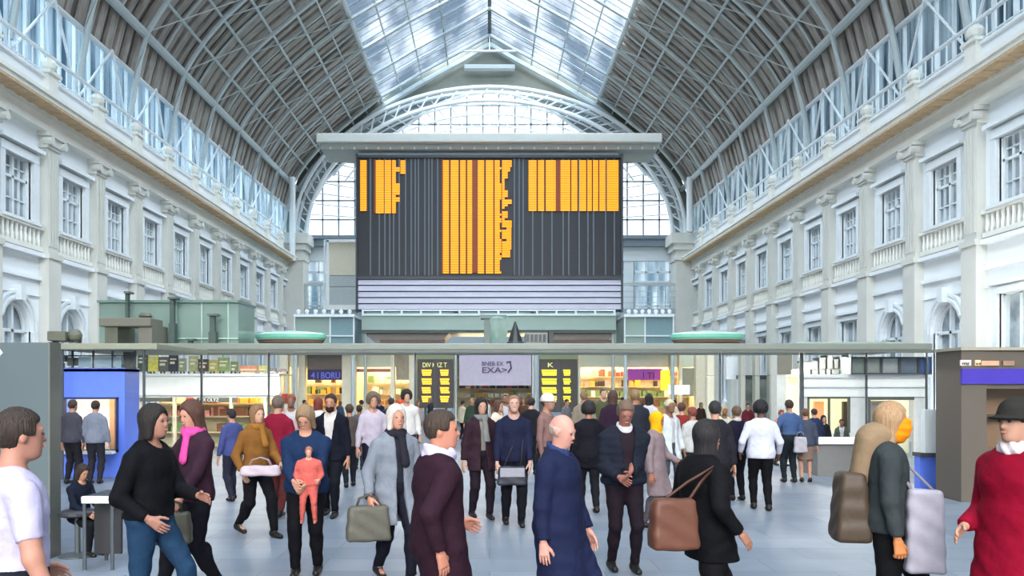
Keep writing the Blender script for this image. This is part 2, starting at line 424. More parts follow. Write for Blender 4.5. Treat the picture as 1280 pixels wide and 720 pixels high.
# transom beam and lower end facade
f = MB(); f.box(-HW, HW, Y1-.8, Y1+.2, K(.7), SZ); f.box(-HW, HW, Y1-1., Y1+.2, K(.735), K(.745))
f.build('transom_beam', mat('transom_blue_grey', (120, 134, 144), .5), gable)
f = MB()
for x0, x1 in ((-HW, -13.9), (-11.2, -10.2), (-7, 7), (10.2, 11.0), (14.2, HW)): f.box(x0, x1, Y1-.2, Y1+.2, 0, K(.7))
f.box(-HW, HW, Y1-.3, Y1+.2, K(.52), K(.53)); f.box(-HW, HW, Y1-.3, Y1+.2, 0, K(.29)); f.box(-HW, HW, Y1-.3, Y1+.2, K(.63), K(.7))
f.build('lower_facade', mat('end_facade_pale', (214, 222, 226), .6, var=.05, scale=.5), gable)
for x0, x1 in ((-13.9, -11.2), (-10.2, -7), (7, 10.2), (11.0, 14.2)):
    t = tag(bpy.data.objects.new(wn(), None), kind='structure'); COL.objects.link(t)
    g = MB(); g.box(x0, x1, Y1-.02, Y1+.02, K(.29), K(.63)); g.build('window_pane', glass('end_window_glass', (150, 176, 190), (246, 250, 252), .6, scale=1.2, stretch=(1.4, 1, .2)), t)
    f = MB(); x_ = x0
    while x_ < x1: f.box(x_-.05, x_+.05, Y1-.2, Y1-.05, K(.29), K(.63)); x_ += .9
    f.box(x0, x1, Y1-.2, Y1-.05, K(.4), K(.407)); f.box(x0, x1, Y1-.2, Y1-.05, K(.57), K(.58))
    f.build('window_frame', steelw, t)
# end piers that close both long walls
for s, x0, x1 in ((-1, -15.2, -13.6), (1, 13.6, 15.2)):
    p = MB(); p.box(x0, x1, Y1-2.6, Y1-.9, 0, K(.66)); p.box(x0-.2, x1+.2, Y1-2.8, Y1-.9, K(.66), K(.69)); p.box(x0-.4, x1+.4, Y1-3.0, Y1-.9, K(.69), K(.74)); p.box(x0-.1, x1+.1, Y1-2.7, Y1-.9, K(.61), K(.622))
    p.build('trim_%d' % (1 if s < 0 else 2), cream)['kind'] = 'structure'
p = MB(); p.tube([(-14.2, Y1-3.4, K(.6)), (-14.2, Y1-3.4, K(1.0))], .22, 8); p.build('trim_3', steelw)['kind'] = 'structure'
p = MB(); p.tube([(14.4, Y1-3.4, K(.74)), (14.4, Y1-3.4, K(1.0))], .22, 8); p.build('trim_4', steelw)['kind'] = 'structure'
# ------------------------------------------------------------------ departure board on its gantry
DB = 40.0
cst_ = mat('gallery_column_grey', (170, 172, 164), .5)
yel = mat('display_yellow', (250, 150, 4), .5, var=.04, scale=4, emit=.36)
org = mat('display_amber_dark', (120, 52, 10), .5, var=.1, emit=.12)
blk = mat('board_black', (32, 36, 42), .45, var=.08)
board = thing('departure_board', 'huge dark departures display with yellow columns of train times under a pale slab', 'departure board', (0, DB, Z(390, DB)))
def wpart(mb, name, m, root, **k): return local(mb.build(name, m, None, **k), root)
m_ = MB(); pbox(m_, 446, 778, 194, 388, DB+.05, .9); wpart(m_, 'cabinet', blk, board)
m_ = MB(); pbox(m_, 444.5, 446.5, 192, 390, DB-.15, .4); pbox(m_, 776.5, 779, 192, 390, DB-.15, .4); pbox(m_, 446, 778, 194, 197, DB-.1, .3); pbox(m_, 446, 778, 345, 349, DB-.12, .3)
wpart(m_, 'board_frame', mat('board_frame_dark', (52, 58, 66), .4), board)
for x_ in (463, 481, 492, 507, 514, 523, 531, 540, 547, 643, 649, 654, 666, 678, 690, 704, 711, 724, 735, 742, 757, 768, 474, 487, 499, 519, 536):
    m_ = MB(); pbox(m_, x_-.8, x_+.8, 198, 344, DB-.03, .1); wpart(m_, 'panel_divider', mat('board_divider_grey', (96, 104, 112), .5), board)
rng = random.Random(3)
def textcol(x0, x1, y0, y1, ragged=0):
    """rows of split-flap characters: dark amber backing with bright character cells"""
    A = MB(); B = MB(); y = y0; xr = x1
    while y < y1-.5:
        if ragged and rng.random() < .5: xr = x1-rng.choice([0, 2, 5, 9, 12][:ragged])
        pbox(B, x0, xr, y, y+2.9, DB-.02, .06)
        pbox(A, x0+.3, xr-.4, y+.3, y+2.6, DB-.05, .05)
        y += 2.9
    return A, B
k_ = 0
for c0, c1, ya, yb, rg in ((450, 458.5, 200, 264, 0), (469.5, 480, 200, 265, 0), (480.7, 489, 200, 265, 0), (489.7, 500, 200, 265, 3), (500.3, 507, 200, 216, 0),
        (553.5, 561.5, 200, 341, 0), (563, 573.5, 200, 341, 0), (575, 582.5, 200, 341, 0), (583.8, 590.5, 200, 341, 0), (597, 605.5, 200, 341, 0), (607, 617, 200, 341, 0), (618, 627, 200, 341, 2), (627.3, 640, 200, 322, 5), (633, 639.5, 277, 310, 0),
        (660.5, 671, 200, 264, 0), (672.2, 680.5, 200, 264, 0), (682, 695, 200, 264, 0), (700.5, 713, 200, 264, 0), (714, 722, 200, 264, 0), (724, 733, 200, 264, 0), (734, 740, 200, 264, 0), (741, 748, 200, 264, 0), (749, 757, 200, 264, 0), (758.5, 773.5, 200, 264, 0)):
    A, B = textcol(c0, c1, ya, yb, rg)
    if len(B.v):
        bb = wpart(B, 'text_backing', org, board); aa = wpart(A, 'display_text', yel, board); 
        mw = aa.data; aa.parent = bb
for q in ((590.5, 597, 200, 341), (695, 700.5, 200, 264), (552, 553.5, 199, 342), (467.5, 469.5, 199, 266)): m_ = MB(); pbox(m_, *q, DB-.02, .05); wpart(m_, 'column_gap', org, board)
lav = mat('lavender_louvre', (186, 184, 198), .4, var=.03)
for i in range(5):
    m_ = MB(); y_ = 350+i*7.6
    zc = [(Z(y_, DB), DB-.05), (Z(y_+6.2, DB), DB-.1), (Z(y_+6.4, DB), DB), (Z(y_, DB), DB)]
    a_, b_ = X(448, DB), X(776, DB); i0 = len(m_.v)
    m_.v += [(a_, y, z) for z, y in zc]+[(b_, y, z) for z, y in zc]; m_.f += [(0, 1, 2, 3), (4, 7, 6, 5), (0, 4, 5, 1), (1, 5, 6, 2), (2, 6, 7, 3), (3, 7, 4, 0)]
    wpart(m_, 'louvre_slat', lav, board)
m_ = MB(); pbox(m_, 448, 773, 190.6, 194, DB+.1, .8); wpart(m_, 'header_band', mat('header_pale_blue', (168, 182, 190), .4), board)
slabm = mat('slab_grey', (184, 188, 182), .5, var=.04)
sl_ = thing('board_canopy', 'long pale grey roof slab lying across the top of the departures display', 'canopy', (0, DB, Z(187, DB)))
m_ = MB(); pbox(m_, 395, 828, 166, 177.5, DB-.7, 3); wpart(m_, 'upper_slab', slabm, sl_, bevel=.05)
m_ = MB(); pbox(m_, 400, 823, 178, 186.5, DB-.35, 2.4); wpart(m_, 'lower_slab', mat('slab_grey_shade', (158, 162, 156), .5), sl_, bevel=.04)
for i in range(28): m_ = MB(); pbox(m_, 412+i*15, 414+i*15, 183.5, 186.5, DB-.4, .05); wpart(m_, 'soffit_light', mat('soffit_bracket', (206, 202, 190), .5), sl_)
# gantry posts
for x_ in (452, 568.5, 667, 772):
    m_ = MB(); m_.box(X(x_, DB)-.11, X(x_, DB)+.11, DB+.96, DB+1.2, Z(413, 40.9), Z(194, DB)); wpart(m_, 'support_post', steel, board)
# left and right towers beside the board
tw = thing('lift_tower', 'square lift tower left of the departures display, cream above and grey below', 'tower', (X(428, 46), 46, 0))
m_ = MB(); pbox(m_, 411, 447, 302, 344, 46, 2.4); wpart(m_, 'upper_cladding', mat('tower_cream', (206, 202, 184), .5), tw)
m_ = MB(); pbox(m_, 411, 447, 344.6, 358, 46, 2.4); pbox(m_, 411, 447, 358.6, 382, 46, 2.4); wpart(m_, 'lower_cladding', mat('tower_grey', (168, 178, 182), .5), tw)
m_ = MB(); pbox(m_, 408, 411, 300, 384, 45.8, 2.8); pbox(m_, 408, 447, 299, 302.5, 45.8, 2.8); pbox(m_, 404, 447, 381, 387, 45.7, 3); m_.tube([(X(406, 45.9), 45.9, Z(384, 46)), (X(406, 45.9), 45.9, Z(300, 46))], .07); wpart(m_, 'tower_frame', steelw, tw)
m_ = MB(); m_.box(X(411, 46), X(447, 46), 46.05, 48.3, 0, Z(387, 46)); wpart(m_, 'tower_base', mat('tower_blue_grey', (134, 160, 172), .4), tw)

# ------------------------------------------------------------------ mezzanine
mz = thing('mezzanine_gallery', 'long mint green gallery running under the departures display', 'gallery', (0, 39.4, Z(430, 39.4)))
m_ = MB(); pbox(m_, 452, 770, 394, 412.5, 39.2, .25); wpart(m_, 'parapet_panel', mint, mz)
m_ = MB(); pbox(m_, 452, 770, 392, 394.5, 39.1, .4); wpart(m_, 'parapet_cap', mat('mint_cap', (206, 222, 214), .35), mz)
m_ = MB(); pbox(m_, 452, 770, 412.5, 416, 39.3, 3.2); wpart(m_, 'gallery_floor', mat('gallery_edge_dark', (92, 104, 102), .5), mz)
for q in (456, 767): m_ = MB(); m_.tube([(X(q, 39.3), 39.5, 0), (X(q, 39.3), 39.5, Z(414, 39.3))], .09, 8); wpart(m_, 'support_column', cst_, mz)
for x0, x1, c in ((455, 562, 'a'), (672, 770, 'b')):
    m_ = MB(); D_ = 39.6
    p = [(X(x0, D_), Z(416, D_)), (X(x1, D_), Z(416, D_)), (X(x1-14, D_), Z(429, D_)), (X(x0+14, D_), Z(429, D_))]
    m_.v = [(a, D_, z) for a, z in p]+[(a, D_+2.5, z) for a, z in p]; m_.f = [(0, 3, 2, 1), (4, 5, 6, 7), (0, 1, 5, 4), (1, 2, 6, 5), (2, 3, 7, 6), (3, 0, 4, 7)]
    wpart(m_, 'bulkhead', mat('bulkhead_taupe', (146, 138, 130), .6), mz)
    m_ = MB(); pbox(m_, x0+20, x1-6, 424.5, 428.5, D_-.15, .2); wpart(m_, 'bulkhead_strip', mat('bulkhead_brown', (108, 84, 76), .6), mz)  # brown strip standing just in front of the bulkhead
m_ = MB()
for i in range(14): x_ = 453.5+i*24.2; m_.tube([(X(x_, 39.3), 39.3, Z(394, 39.3)), (X(x_, 39.3), 39.3, Z(387, 39.3))], .06, 5)
m_.tube([(X(453, 39.3), 39.3, Z(388, 39.3)), (X(769, 39.3), 39.3, Z(388, 39.3))], .04, 5)
wpart(m_, 'railing', steelw, mz)
mintd = mat('mint_panel_deep', (110, 140, 132), .35); mintb = mat('mint_panel_blue', (112, 144, 150), .35)
for s_, xs_, lab in ((0, ((368, 412, mint), (412.5, 442, mintb)), 'mint and blue glazed gallery box below the square lift tower'), (1, ((781, 806, mint), (806.5, 842, mintb)), 'mint glazed gallery box right of the departures display')):
    t = thing('gallery_box', lab, 'gallery', (X(xs_[0][0], 38.6), 38.6, Z(430, 38.6)))
    for x0, x1, mm in xs_:
        m_ = MB(); pbox(m_, x0, x1, 396, 430, 38.6, 2.6); wpart(m_, 'glazed_panel', mm, t)
    x0 = xs_[0][0]; x1 = xs_[1][1]
    m_ = MB(); pbox(m_, x0-1, x1+1, 392.5, 396, 38.4, 2.8); pbox(m_, x0, x1, 419, 420.5, 38.5, .15)
    for q in (x0, xs_[1][0], x1): pbox(m_, q-.7, q+.7, 393, 430, 38.45, .15)
    wpart(m_, 'frame', steelw, t)
    m_ = MB()
    for q in range(7): c = x0+5+q*(x1-x0-10)/6; m_.lathe((X(c, 39), 39, Z(393, 39)), [(.04, 0), (.09, .08), (.11, .17), (.05, .24)], 8)
    wpart(m_, 'floodlight', steelw, t)
    for q in (x0+1, x1-1): m_ = MB(); m_.tube([(X(q, 38.7), 38.75, 0), (X(q, 38.7), 38.75, Z(430, 38.6))], .1, 8); wpart(m_, 'support_column', steel, t)
t = thing('footbridge', 'white railed footbridge spanning the far end of the hall behind the display', 'footbridge', (0, 58.6, 0))
m_ = MB(); m_.box(-13.9, 13.9, 58.6, 59.6, Z(394, 58.6), Z(386, 58.6)); wpart(m_, 'deck', mat('bridge_grey', (150, 166, 170), .4), t)
m_ = MB(); x_ = -13.5
while x_ < 13.9:
    m_.tube([(x_, 58.7, Z(387, 58.6)), (x_, 58.7, Z(355, 58.6))], .05, 5); x_ += 1.1
for q in (378, 371, 364): m_.tube([(-13.8, 58.7, Z(q, 58.6)), (13.8, 58.7, Z(q, 58.6))], .03, 4)
m_.box(-13.9, 13.9, 58.6, 58.8, Z(357, 58.6), Z(354, 58.6)); wpart(m_, 'railing', steel, t)
for x_ in (-9.5, 9.5): m_ = MB(); m_.tube([(x_, 59.1, 0), (x_, 59.1, Z(394, 58.6))], .15, 8); wpart(m_, 'support_column', steel, t)

# ------------------------------------------------------------------ flat canopy across the concourse
ca = mat('canopy_grey_green', (126, 132, 122), .45, var=.06, scale=1)
cp = thing('concourse_canopy', 'long flat grey green canopy on thin dark posts spanning the whole concourse', 'canopy', (0, 21, 3))
m_ = MB(); m_.box(X(196, 21), X(1166, 21), 21, 24.5, Z(437.5, 21), Z(429, 21)); wpart(m_, 'roof_plate', ca, cp, bevel=.03)
m_ = MB(); m_.box(X(196, 21), X(1166, 21), 20.9, 21.1, Z(441, 21), Z(437.5, 21)); wpart(m_, 'lower_fascia', mat('canopy_lip_dark', (96, 100, 94), .5), cp)
m_ = MB(); m_.box(X(1000, 20.8), X(1137, 20.8), 21.1, 23, Z(429.5, 20.8), Z(426.5, 20.8)); wpart(m_, 'raised_plate', mat('canopy_mint_grey', (146, 166, 156), .4), cp, bevel=.02)
for i in range(14):
    m_ = MB(); m_.box(-8.4+i*1.6, -7.3+i*1.6, 21.9, 22.0, Z(438, 21), Z(437.4, 21)); wpart(m_, 'fill_strip', mat('canopy_fill_strip', (255, 252, 244), .5, var=0, emit=90), cp)  # added glowing strips, unseen from below, to brighten the white shop fascias
for x_ in (252, 336, 519, 900, 1002, 1083, 1158):
    m_ = MB(); m_.tube([(X(x_, 21.6), 21.6, 0), (X(x_, 21.6), 21.6, Z(437, 21.6))], .032 if x_ != 1002 else .06, 8); m_.lathe((X(x_, 21.6), 21.6, 0), [(.14, 0), (.14, .03), (.06, .06)], 8)
    wpart(m_, 'post', dsteel, cp)
# left extension of the canopy, with its dark frame
olv = mat('olive_dark_paint', (92, 94, 80), .6, var=.1)
t = thing('kiosk_canopy', 'olive grey flat canopy over the blue kiosk on the left', 'canopy', (X(125, 16.5), 16.5, Z(437, 16.5)))
m_ = MB(); m_.box(X(60, 16.5), X(196, 16.5), 16.5, 19.5, Z(437, 16.5), Z(429, 16.5)); wpart(m_, 'roof_plate', mat('olive_light_paint', (134, 136, 118), .5), t, bevel=.02)
for x_ in (78, 180):
    m_ = MB(); m_.tube([(X(x_, 16.6), 16.6, 0), (X(x_, 16.6), 16.6, Z(437, 16.6))], .028, 8); wpart(m_, 'post', dsteel, t)
for x_, w_, lab in ((66, 15, 'dark boxy spotlight standing on the olive canopy at far left'), (94, 7, 'small round dark camera on the olive canopy beside the boxy spotlight')):
    c = thing('spotlight', lab, 'spotlight', (X(x_, 16.9), 16.9, Z(429, 16.9)))
    m_ = MB()
    if w_ > 10: pbox(m_, x_-w_/2, x_+w_, 414, 426, 16.9, .5)
    else: m_.lathe((X(x_, 17.1), 17.1, Z(427, 17.1)), [(.05, 0), (.13, .05), (.15, .15), (.1, .24), (.03, .27)], 10)
    wpart(m_, 'lamp_housing', olv, c, bevel=.02)
    m_ = MB(); pbox(m_, x_-1, x_+3, 425, 429.3, 17.05, .15); wpart(m_, 'bracket', dsteel, c)
# olive gateway structure
t = thing('gateway_frame', 'olive brown boxy frame with a square opening in front of the mint pavilion', 'frame', (X(158, 20.5), 20.5, Z(437, 20.5)))
m_ = MB(); pbox(m_, 123, 188, 397, 408, 20.5, .8); wpart(m_, 'head_beam', mat('olive_beam', (110, 108, 96), .6), t, bevel=.03)
m_ = MB(); pbox(m_, 131, 147, 408, 429, 20.6, 1); wpart(m_, 'pier', olv, t)
m_ = MB(); pbox(m_, 173, 190, 406, 429, 20.6, 1); pbox(m_, 190, 198, 408, 429.5, 21.0, .6); wpart(m_, 'pier', mat('olive_beam', (110, 108, 96), .6), t)
m_ = MB(); m_.lathe((X(182, 20.9), 20.9, Z(398, 20.9)), [(.13, 0), (.18, .06), (.12, .14)], 10); wpart(m_, 'lamp_cap', olv, t)
# mint pavilion
t = thing('mint_pavilion', 'large mint green glass box on top of the left canopy', 'pavilion', (X(215, 22), 22, Z(437, 22)))
mintg = glass('mint_glass_wall', (126, 148, 138), (146, 168, 158), .15, scale=.5, rough=.15)
m_ = MB(); m_.box(X(124, 22), X(298, 22), 22, 23.5, Z(431, 22), Z(378, 22)); wpart(m_, 'glass_wall', mintg, t)
m_ = MB(); m_.box(X(123, 22), X(299, 22), 21.9, 23.6, Z(378.5, 22), Z(375.5, 22)); wpart(m_, 'roof_edge', mat('mint_edge_dark', (104, 132, 122), .4), t)
m_ = MB()
for q in (220, 252, 285): pbox(m_, q-.5, q+.5, 378, 431, 21.93, .1)
m_.box(X(220, 22), X(298, 22), 21.93, 22, Z(424, 22), Z(422.5, 22)); wpart(m_, 'mullion', mat('mint_mullion', (180, 204, 194), .4), t)
for x_, w_, ya, lab in ((158, 5, 364, 'thin dark mast rising above the left end of the mint pavilion'), (214.5, 7.5, 371, 'thick dark pole in the middle of the mint pavilion front'), (265, 9, 392, 'short dark pole near the right end of the mint pavilion'), (237, 7, 423, 'stubby dark box between the thick and the short dark pole')):
    c = thing('service_mast', lab, 'mast', (X(x_, 21.5), 21.5, Z(437, 21.5)))
    m_ = MB(); pbox(m_, x_-w_/2, x_+w_/2, (437+ya)/2, 430, 21.5, .2); pbox(m_, x_-w_/3, x_+w_/3, ya, (437+ya)/2+1, 21.53, .14); wpart(m_, 'mast_body', mat('mast_green_black', (66, 82, 76), .5), c)
    m_ = MB(); pbox(m_, x_-w_*.7, x_+w_*.7, ya, ya+2.5, 21.45, .3); wpart(m_, 'mast_head', mat('mast_head_grey', (88, 96, 90), .5), c)
# mint topped tray canopies
for xc, xh, D_, lab in ((355, 46, 23.5, 'green topped tray canopy with brown underside on the left'), (893, 48, 23.5, 'green topped tray canopy with brown underside on the right')):
    c = thing('tray_canopy', lab, 'canopy', (X(xc, D_), D_+.6, Z(437, D_)))
    A = MB(); w_ = xh*D_/F
    A.lathe((X(xc, D_), D_+.8, Z(423, D_)), [(w_*.95, 0), (w_, .07), (w_, .16)], 28, 1, .55); wpart(A, 'green_rim', mat('tray_green', (116, 184, 160), .3), c)
    A = MB(); A.lathe((X(xc, D_), D_+.8, Z(416.5, D_)), [(w_*.99, 0), (w_*.9, .05), (w_*.5, .1), (.05, .13)], 28, 1, .55); wpart(A, 'glass_top', mat('tray_top_pale', (176, 206, 196), .25), c)
    A = MB(); A.lathe((X(xc, D_), D_+.8, Z(430, D_)), [(w_*.7, 0), (w_*.9, .07), (w_*.95, .16)], 28, 1, .55); wpart(A, 'underside', mat('tray_brown', (108, 82, 72), .5), c)
    A = MB(); A.tube([(X(xc, D_), D_+.8, Z(434, D_)), (X(xc, D_), D_+.8, Z(430, D_))], .1, 8); wpart(A, 'stem', dsteel, c)
# objects on the middle of the canopy
c = thing('glass_pyramid_lamp', 'pale mint faceted glass lantern on the canopy under the middle of the display', 'lantern', (X(624, 22), 22, Z(429, 22)))
A = MB(); A.lathe((X(622, 22.3), 22.3, Z(429, 22)), [(.22, 0), (.34, .7), (.26, .74)], 4, 1, 1); wpart(A, 'glass_body', glass('lantern_glass', (150, 180, 170), (220, 235, 228), .4), c)
A = MB(); pbox(A, 605, 613, 397, 431, 22.2, .3); wpart(A, 'back_post', mat('lantern_post', (96, 108, 102), .5), c)
A = MB(); pbox(A, 601, 633, 393.5, 398, 22.15, .5); wpart(A, 'top_cap', mat('lantern_cap', (92, 112, 108), .5), c)
c = thing('cone_finial', 'small black cone standing on the canopy right of the glass lantern', 'cone', (X(644, 22), 22, Z(429, 22)))
A = MB(); A.lathe((X(644, 22.3), 22.3, Z(429, 22)), [(.2, 0), (.17, .17), (.02, .62)], 10); wpart(A, 'cone', mat('cone_black', (36, 42, 42), .5), c)
A = MB(); A.lathe((X(644, 22.3), 22.3, Z(429, 22)-.0), [(.24, 0), (.24, .05), (.2, .06)], 10); wpart(A, 'cone_base', dsteel, c)
c = thing('ventilation_unit', 'low grey ventilation unit on the canopy right of the black cone', 'ventilation unit', (X(675, 22), 22, Z(429, 22)))
A = MB(); pbox(A, 657, 685, 416, 431, 22.1, .8); wpart(A, 'housing', mat('vent_grey', (128, 128, 118), .5), c, bevel=.02)
A = MB(); 
for q in range(5): pbox(A, 658+q*5.2, 661.5+q*5.2, 418, 427, 22.07, .06)
wpart(A, 'grille', dsteel, c)
A = MB(); pbox(A, 686, 692, 414, 429, 22.0, .3); wpart(A, 'dark_bracket', blk, c)

# ------------------------------------------------------------------ shops under the display (40 m away)
DS = 41.0
warm = mat('shop_wall_warm', (246, 232, 196), .7, var=.03); lamp = mat('shop_ceiling_lamp', (255, 236, 200), .5, var=0, emit=5)
cpale = mat('fascia_pale_green', (214, 220, 198), .5, var=.04); cst = mat('shop_stone_cream', (224, 216, 190), .6, var=.05)
taupe = mat('shutter_taupe', (120, 112, 108), .6)
def shop(x0, x1, lab, D=DS, top=441, depth=3.2, fascia=(441, 459), fm_=cpale, wallm=warm, em=lamp):
    t = thing('shop', lab, 'shop', (X((x0+x1)/2, D), D, 0)); zt = Z(top, D); zf = Z(fascia[1], D)
    a, b = X(x0, D), X(x1, D)
    m = MB(); m.box(a, b, D+depth, D+depth+.1, 0, zt); m.box(a, a+.08, D+.1, D+depth, 0, zt); m.box(b-.08, b, D+.1, D+depth, 0, zt); m.box(a, b, D, D+depth, zt-.08, zt)
    wpart(m, 'inner_wall', wallm, t)
    m = MB(); m.box(a, b, D-.05, D+.12, zf, Z(fascia[0], D)); wpart(m, 'fascia_panel', fm_, t)
    m = MB(); m.box(a+.2, b-.2, D+.9, D+1.3, zf+.3, zf+.34); m.box(a+.2, b-.2, D+2.2, D+2.6, zf+.3, zf+.34); wpart(m, 'ceiling_lamp', em, t)
    return t, a, b, zt, zf
def postpart(t, x0, x1, y0, D, m=cst, depth=.35, name='pilaster'):
    q = MB(); q.box(X(x0, D), X(x1, D), D-depth, D+.1, 0, Z(y0, D)); wpart(q, name, m, t)
goods = [mat('goods_%s' % nme, c, .5) for nme, c in (('red', (180, 60, 50)), ('dark', (50, 44, 44)), ('amber', (222, 160, 60)), ('pale', (236, 228, 214)), ('brown', (126, 84, 60)), ('green', (110, 140, 90)), ('pink', (216, 150, 150)))]
def shelves(t, a, b, D, levels, rg, hmax=.4):
    """wall shelves with packets of goods; shelf > goods"""
    for zl in levels:
        m = MB(); m.box(a+.15, b-.15, D-.45, D, zl-.04, zl); sh = wpart(m, 'shelf', mat('shelf_wood', (200, 180, 150), .6), t)
        for gi in range(3):
            m = MB(); x = a+.2+rg.random()*.4
            while x < b-.3:
                w = .12+.22*rg.random()
                if rg.randrange(3) == gi or gi == 0 and rg.random() < .2: m.box(x, x+w, D-.38-.03*gi, D-.1, zl, zl+hmax*(.5+.5*rg.random()))
                x += w+.06
            if m.v:
                o = wpart(m, 'goods', goods[rg.randrange(7)], t); o['kind'] = 'stuff'
rg = random.Random(5)
s1, a, b, zt, zf = shop(352, 441, 'cream fronted shop with a navy sign under the left gallery box'); shelves(s1, a, b, DS+3.1, (.9, 1.5, 2.1), rg)
for x0, x1 in ((352, 362), (366, 372), (375, 383), (429, 441)): postpart(s1, x0, x1, 441, DS-.4)
m_ = MB(); pbox(m_, 384, 428, 443, 462, DS-.2, .2); wpart(m_, 'shutter_box', taupe, s1)
s2, a, b, zt, zf = shop(442.5, 521, 'brightly lit shop between navy sign and left timetable board'); shelves(s2, a, b, DS+3.1, (.9, 1.5, 2.1), rg)
for x0, x1 in ((442.5, 446), (489, 494), (512, 521)): postpart(s2, x0, x1, 441, DS-.4)
m_ = MB(); pbox(m_, 446, 488, 461, 465, DS-.3, .15); wpart(m_, 'sign_rail', mat('sign_rail_red', (168, 108, 98), .5), s2)
m_ = MB(); pbox(m_, 495, 511, 444, 475, DS-.3, .15); wpart(m_, 'poster_panel', mat('poster_dull', (160, 150, 130), .5, var=.2, scale=3), s2)
s3, a, b, zt, zf = shop(566, 670, 'golden lit shop entrance beneath the lavender hanging sign', fascia=(437, 441)); shelves(s3, a, b, DS+3.1, (.8, 1.3, 1.8, 2.3, 2.8), rg, .32)
s4, a, b, zt, zf = shop(722, 880, 'long bright yellow lit shop right of the right timetable board'); shelves(s4, a, b, DS+3.1, (.8, 1.35, 1.9, 2.45), rg, .4)
for x0, x1 in ((722, 725), (836, 841), (847, 851), (868, 880)): postpart(s4, x0, x1, 441, DS-.3)
m_ = MB(); pbox(m_, 850, 868, 460, 495, DS-.2, .2); wpart(m_, 'shutter_box', mat('shutter_olive', (150, 150, 130), .6), s4)
def sign(name, lab, cat, x0, x1, y0, y1, D, m, depth=.12, em=0):
    t = thing(name, lab, cat, (X((x0+x1)/2, D), D, Z(y1, D))); q = MB(); pbox(q, x0, x1, y0, y1, D, depth); wpart(q, 'sign_panel', m, t, bevel=.01)
    return t
def text(t, s, x0, yb, h, D, m, name='lettering', wid=None, bold=False):
    cu = bpy.data.curves.new('lettering', 'FONT'); cu.body = s; cu.size = h*D/F*1.38; cu.extrude = .01
    if bold: cu.offset = .012*cu.size
    o = bpy.data.objects.new('tmp', cu); COL.objects.link(o)
    dg = bpy.context.evaluated_depsgraph_get(); me = bpy.data.meshes.new_from_object(o.evaluated_get(dg)); COL.objects.unlink(o); bpy.data.objects.remove(o)
    xs = [v.co.x for v in me.vertices]; w = max(xs)-min(xs); sx = (wid*D/F/w) if wid else 1
    me.transform(Matrix.Translation((X(x0, D), D, Z(yb, D))) @ Matrix.Rotation(math.pi/2, 4, 'X') @ Matrix.Scale(sx, 4, (1, 0, 0)))
    me.materials.clear(); me.materials.append(m); q = bpy.data.objects.new(name, me); COL.objects.link(q); local(q, t); return q
navy = mat('sign_navy', (52, 46, 92), .5); purp = mat('sign_text_purple', (64, 50, 96), .5)
t = sign('hanging_sign', 'square lavender hanging sign with dark purple lettering in grey frame', 'sign', 574, 664, 444, 482, 38.0, mat('sign_lavender', (158, 152, 168), .5, emit=.08))
m_ = MB()
for q in (565, 568.5): pbox(m_, q, q+2.5, 430, 560, 38.0, .14)
for q in (665, 668.5): pbox(m_, q, q+2.5, 430, 560, 38.0, .14)
pbox(m_, 565, 671, 429, 433, 37.95, .2); pbox(m_, 572, 665, 436, 443, 38.0, .15); wpart(m_, 'sign_frame', steel, t)
text(t, 'BNEB EX', 602, 457, 5.2, 37.97, purp, wid=27, bold=True); text(t, 'EXA>', 602, 466, 7.2, 37.97, purp, wid=31, bold=True)
m_ = MB(); m_.tube([(X(633, 37.9), 37.95, Z(453, 38)), (X(638, 37.9), 37.95, Z(452, 38)), (X(639, 37.9), 37.95, Z(460, 38)), (X(635, 37.9), 37.95, Z(466, 38))], .045, 6); wpart(m_, 'swoosh_mark', purp, t)
t = sign('shop_sign', 'dark navy shop sign with blue lettering on the left shop front', 'sign', 384, 428, 462, 475, DS-.6, navy)
text(t, '4 I BORU', 389, 473, 8, DS-.62, mat('sign_blue_text', (92, 100, 196), .5, emit=.2), wid=36, bold=True)
t = sign('shop_sign', 'purple shop sign with faint lettering on the bright right shop', 'sign', 785, 828, 461, 475, DS-.5, mat('sign_purple', (140, 52, 140), .5, emit=.15))
text(t, 'I TI', 803, 473, 8, DS-.52, navy, wid=14, bold=True)
t = sign('shop_sign', 'bright yellow upright sign beside the purple shop sign', 'sign', 826, 840, 463, 488, DS-.95, mat('sign_yellow', (248, 214, 50), .5, emit=.3))
m_ = MB(); pbox(m_, 838, 840, 463, 470, DS-1.0, .05); wpart(m_, 'sign_corner', navy, t)
t = sign('light_box', 'white glowing light box under the yellow sign', 'light box', 836, 862, 482, 493, DS-1.2, mat('lightbox_white', (255, 252, 240), .5, emit=.8))
m_ = MB(); pbox(m_, 835.5, 862.5, 481, 482, DS-1.25, .2); wpart(m_, 'box_edge', steelw, t)
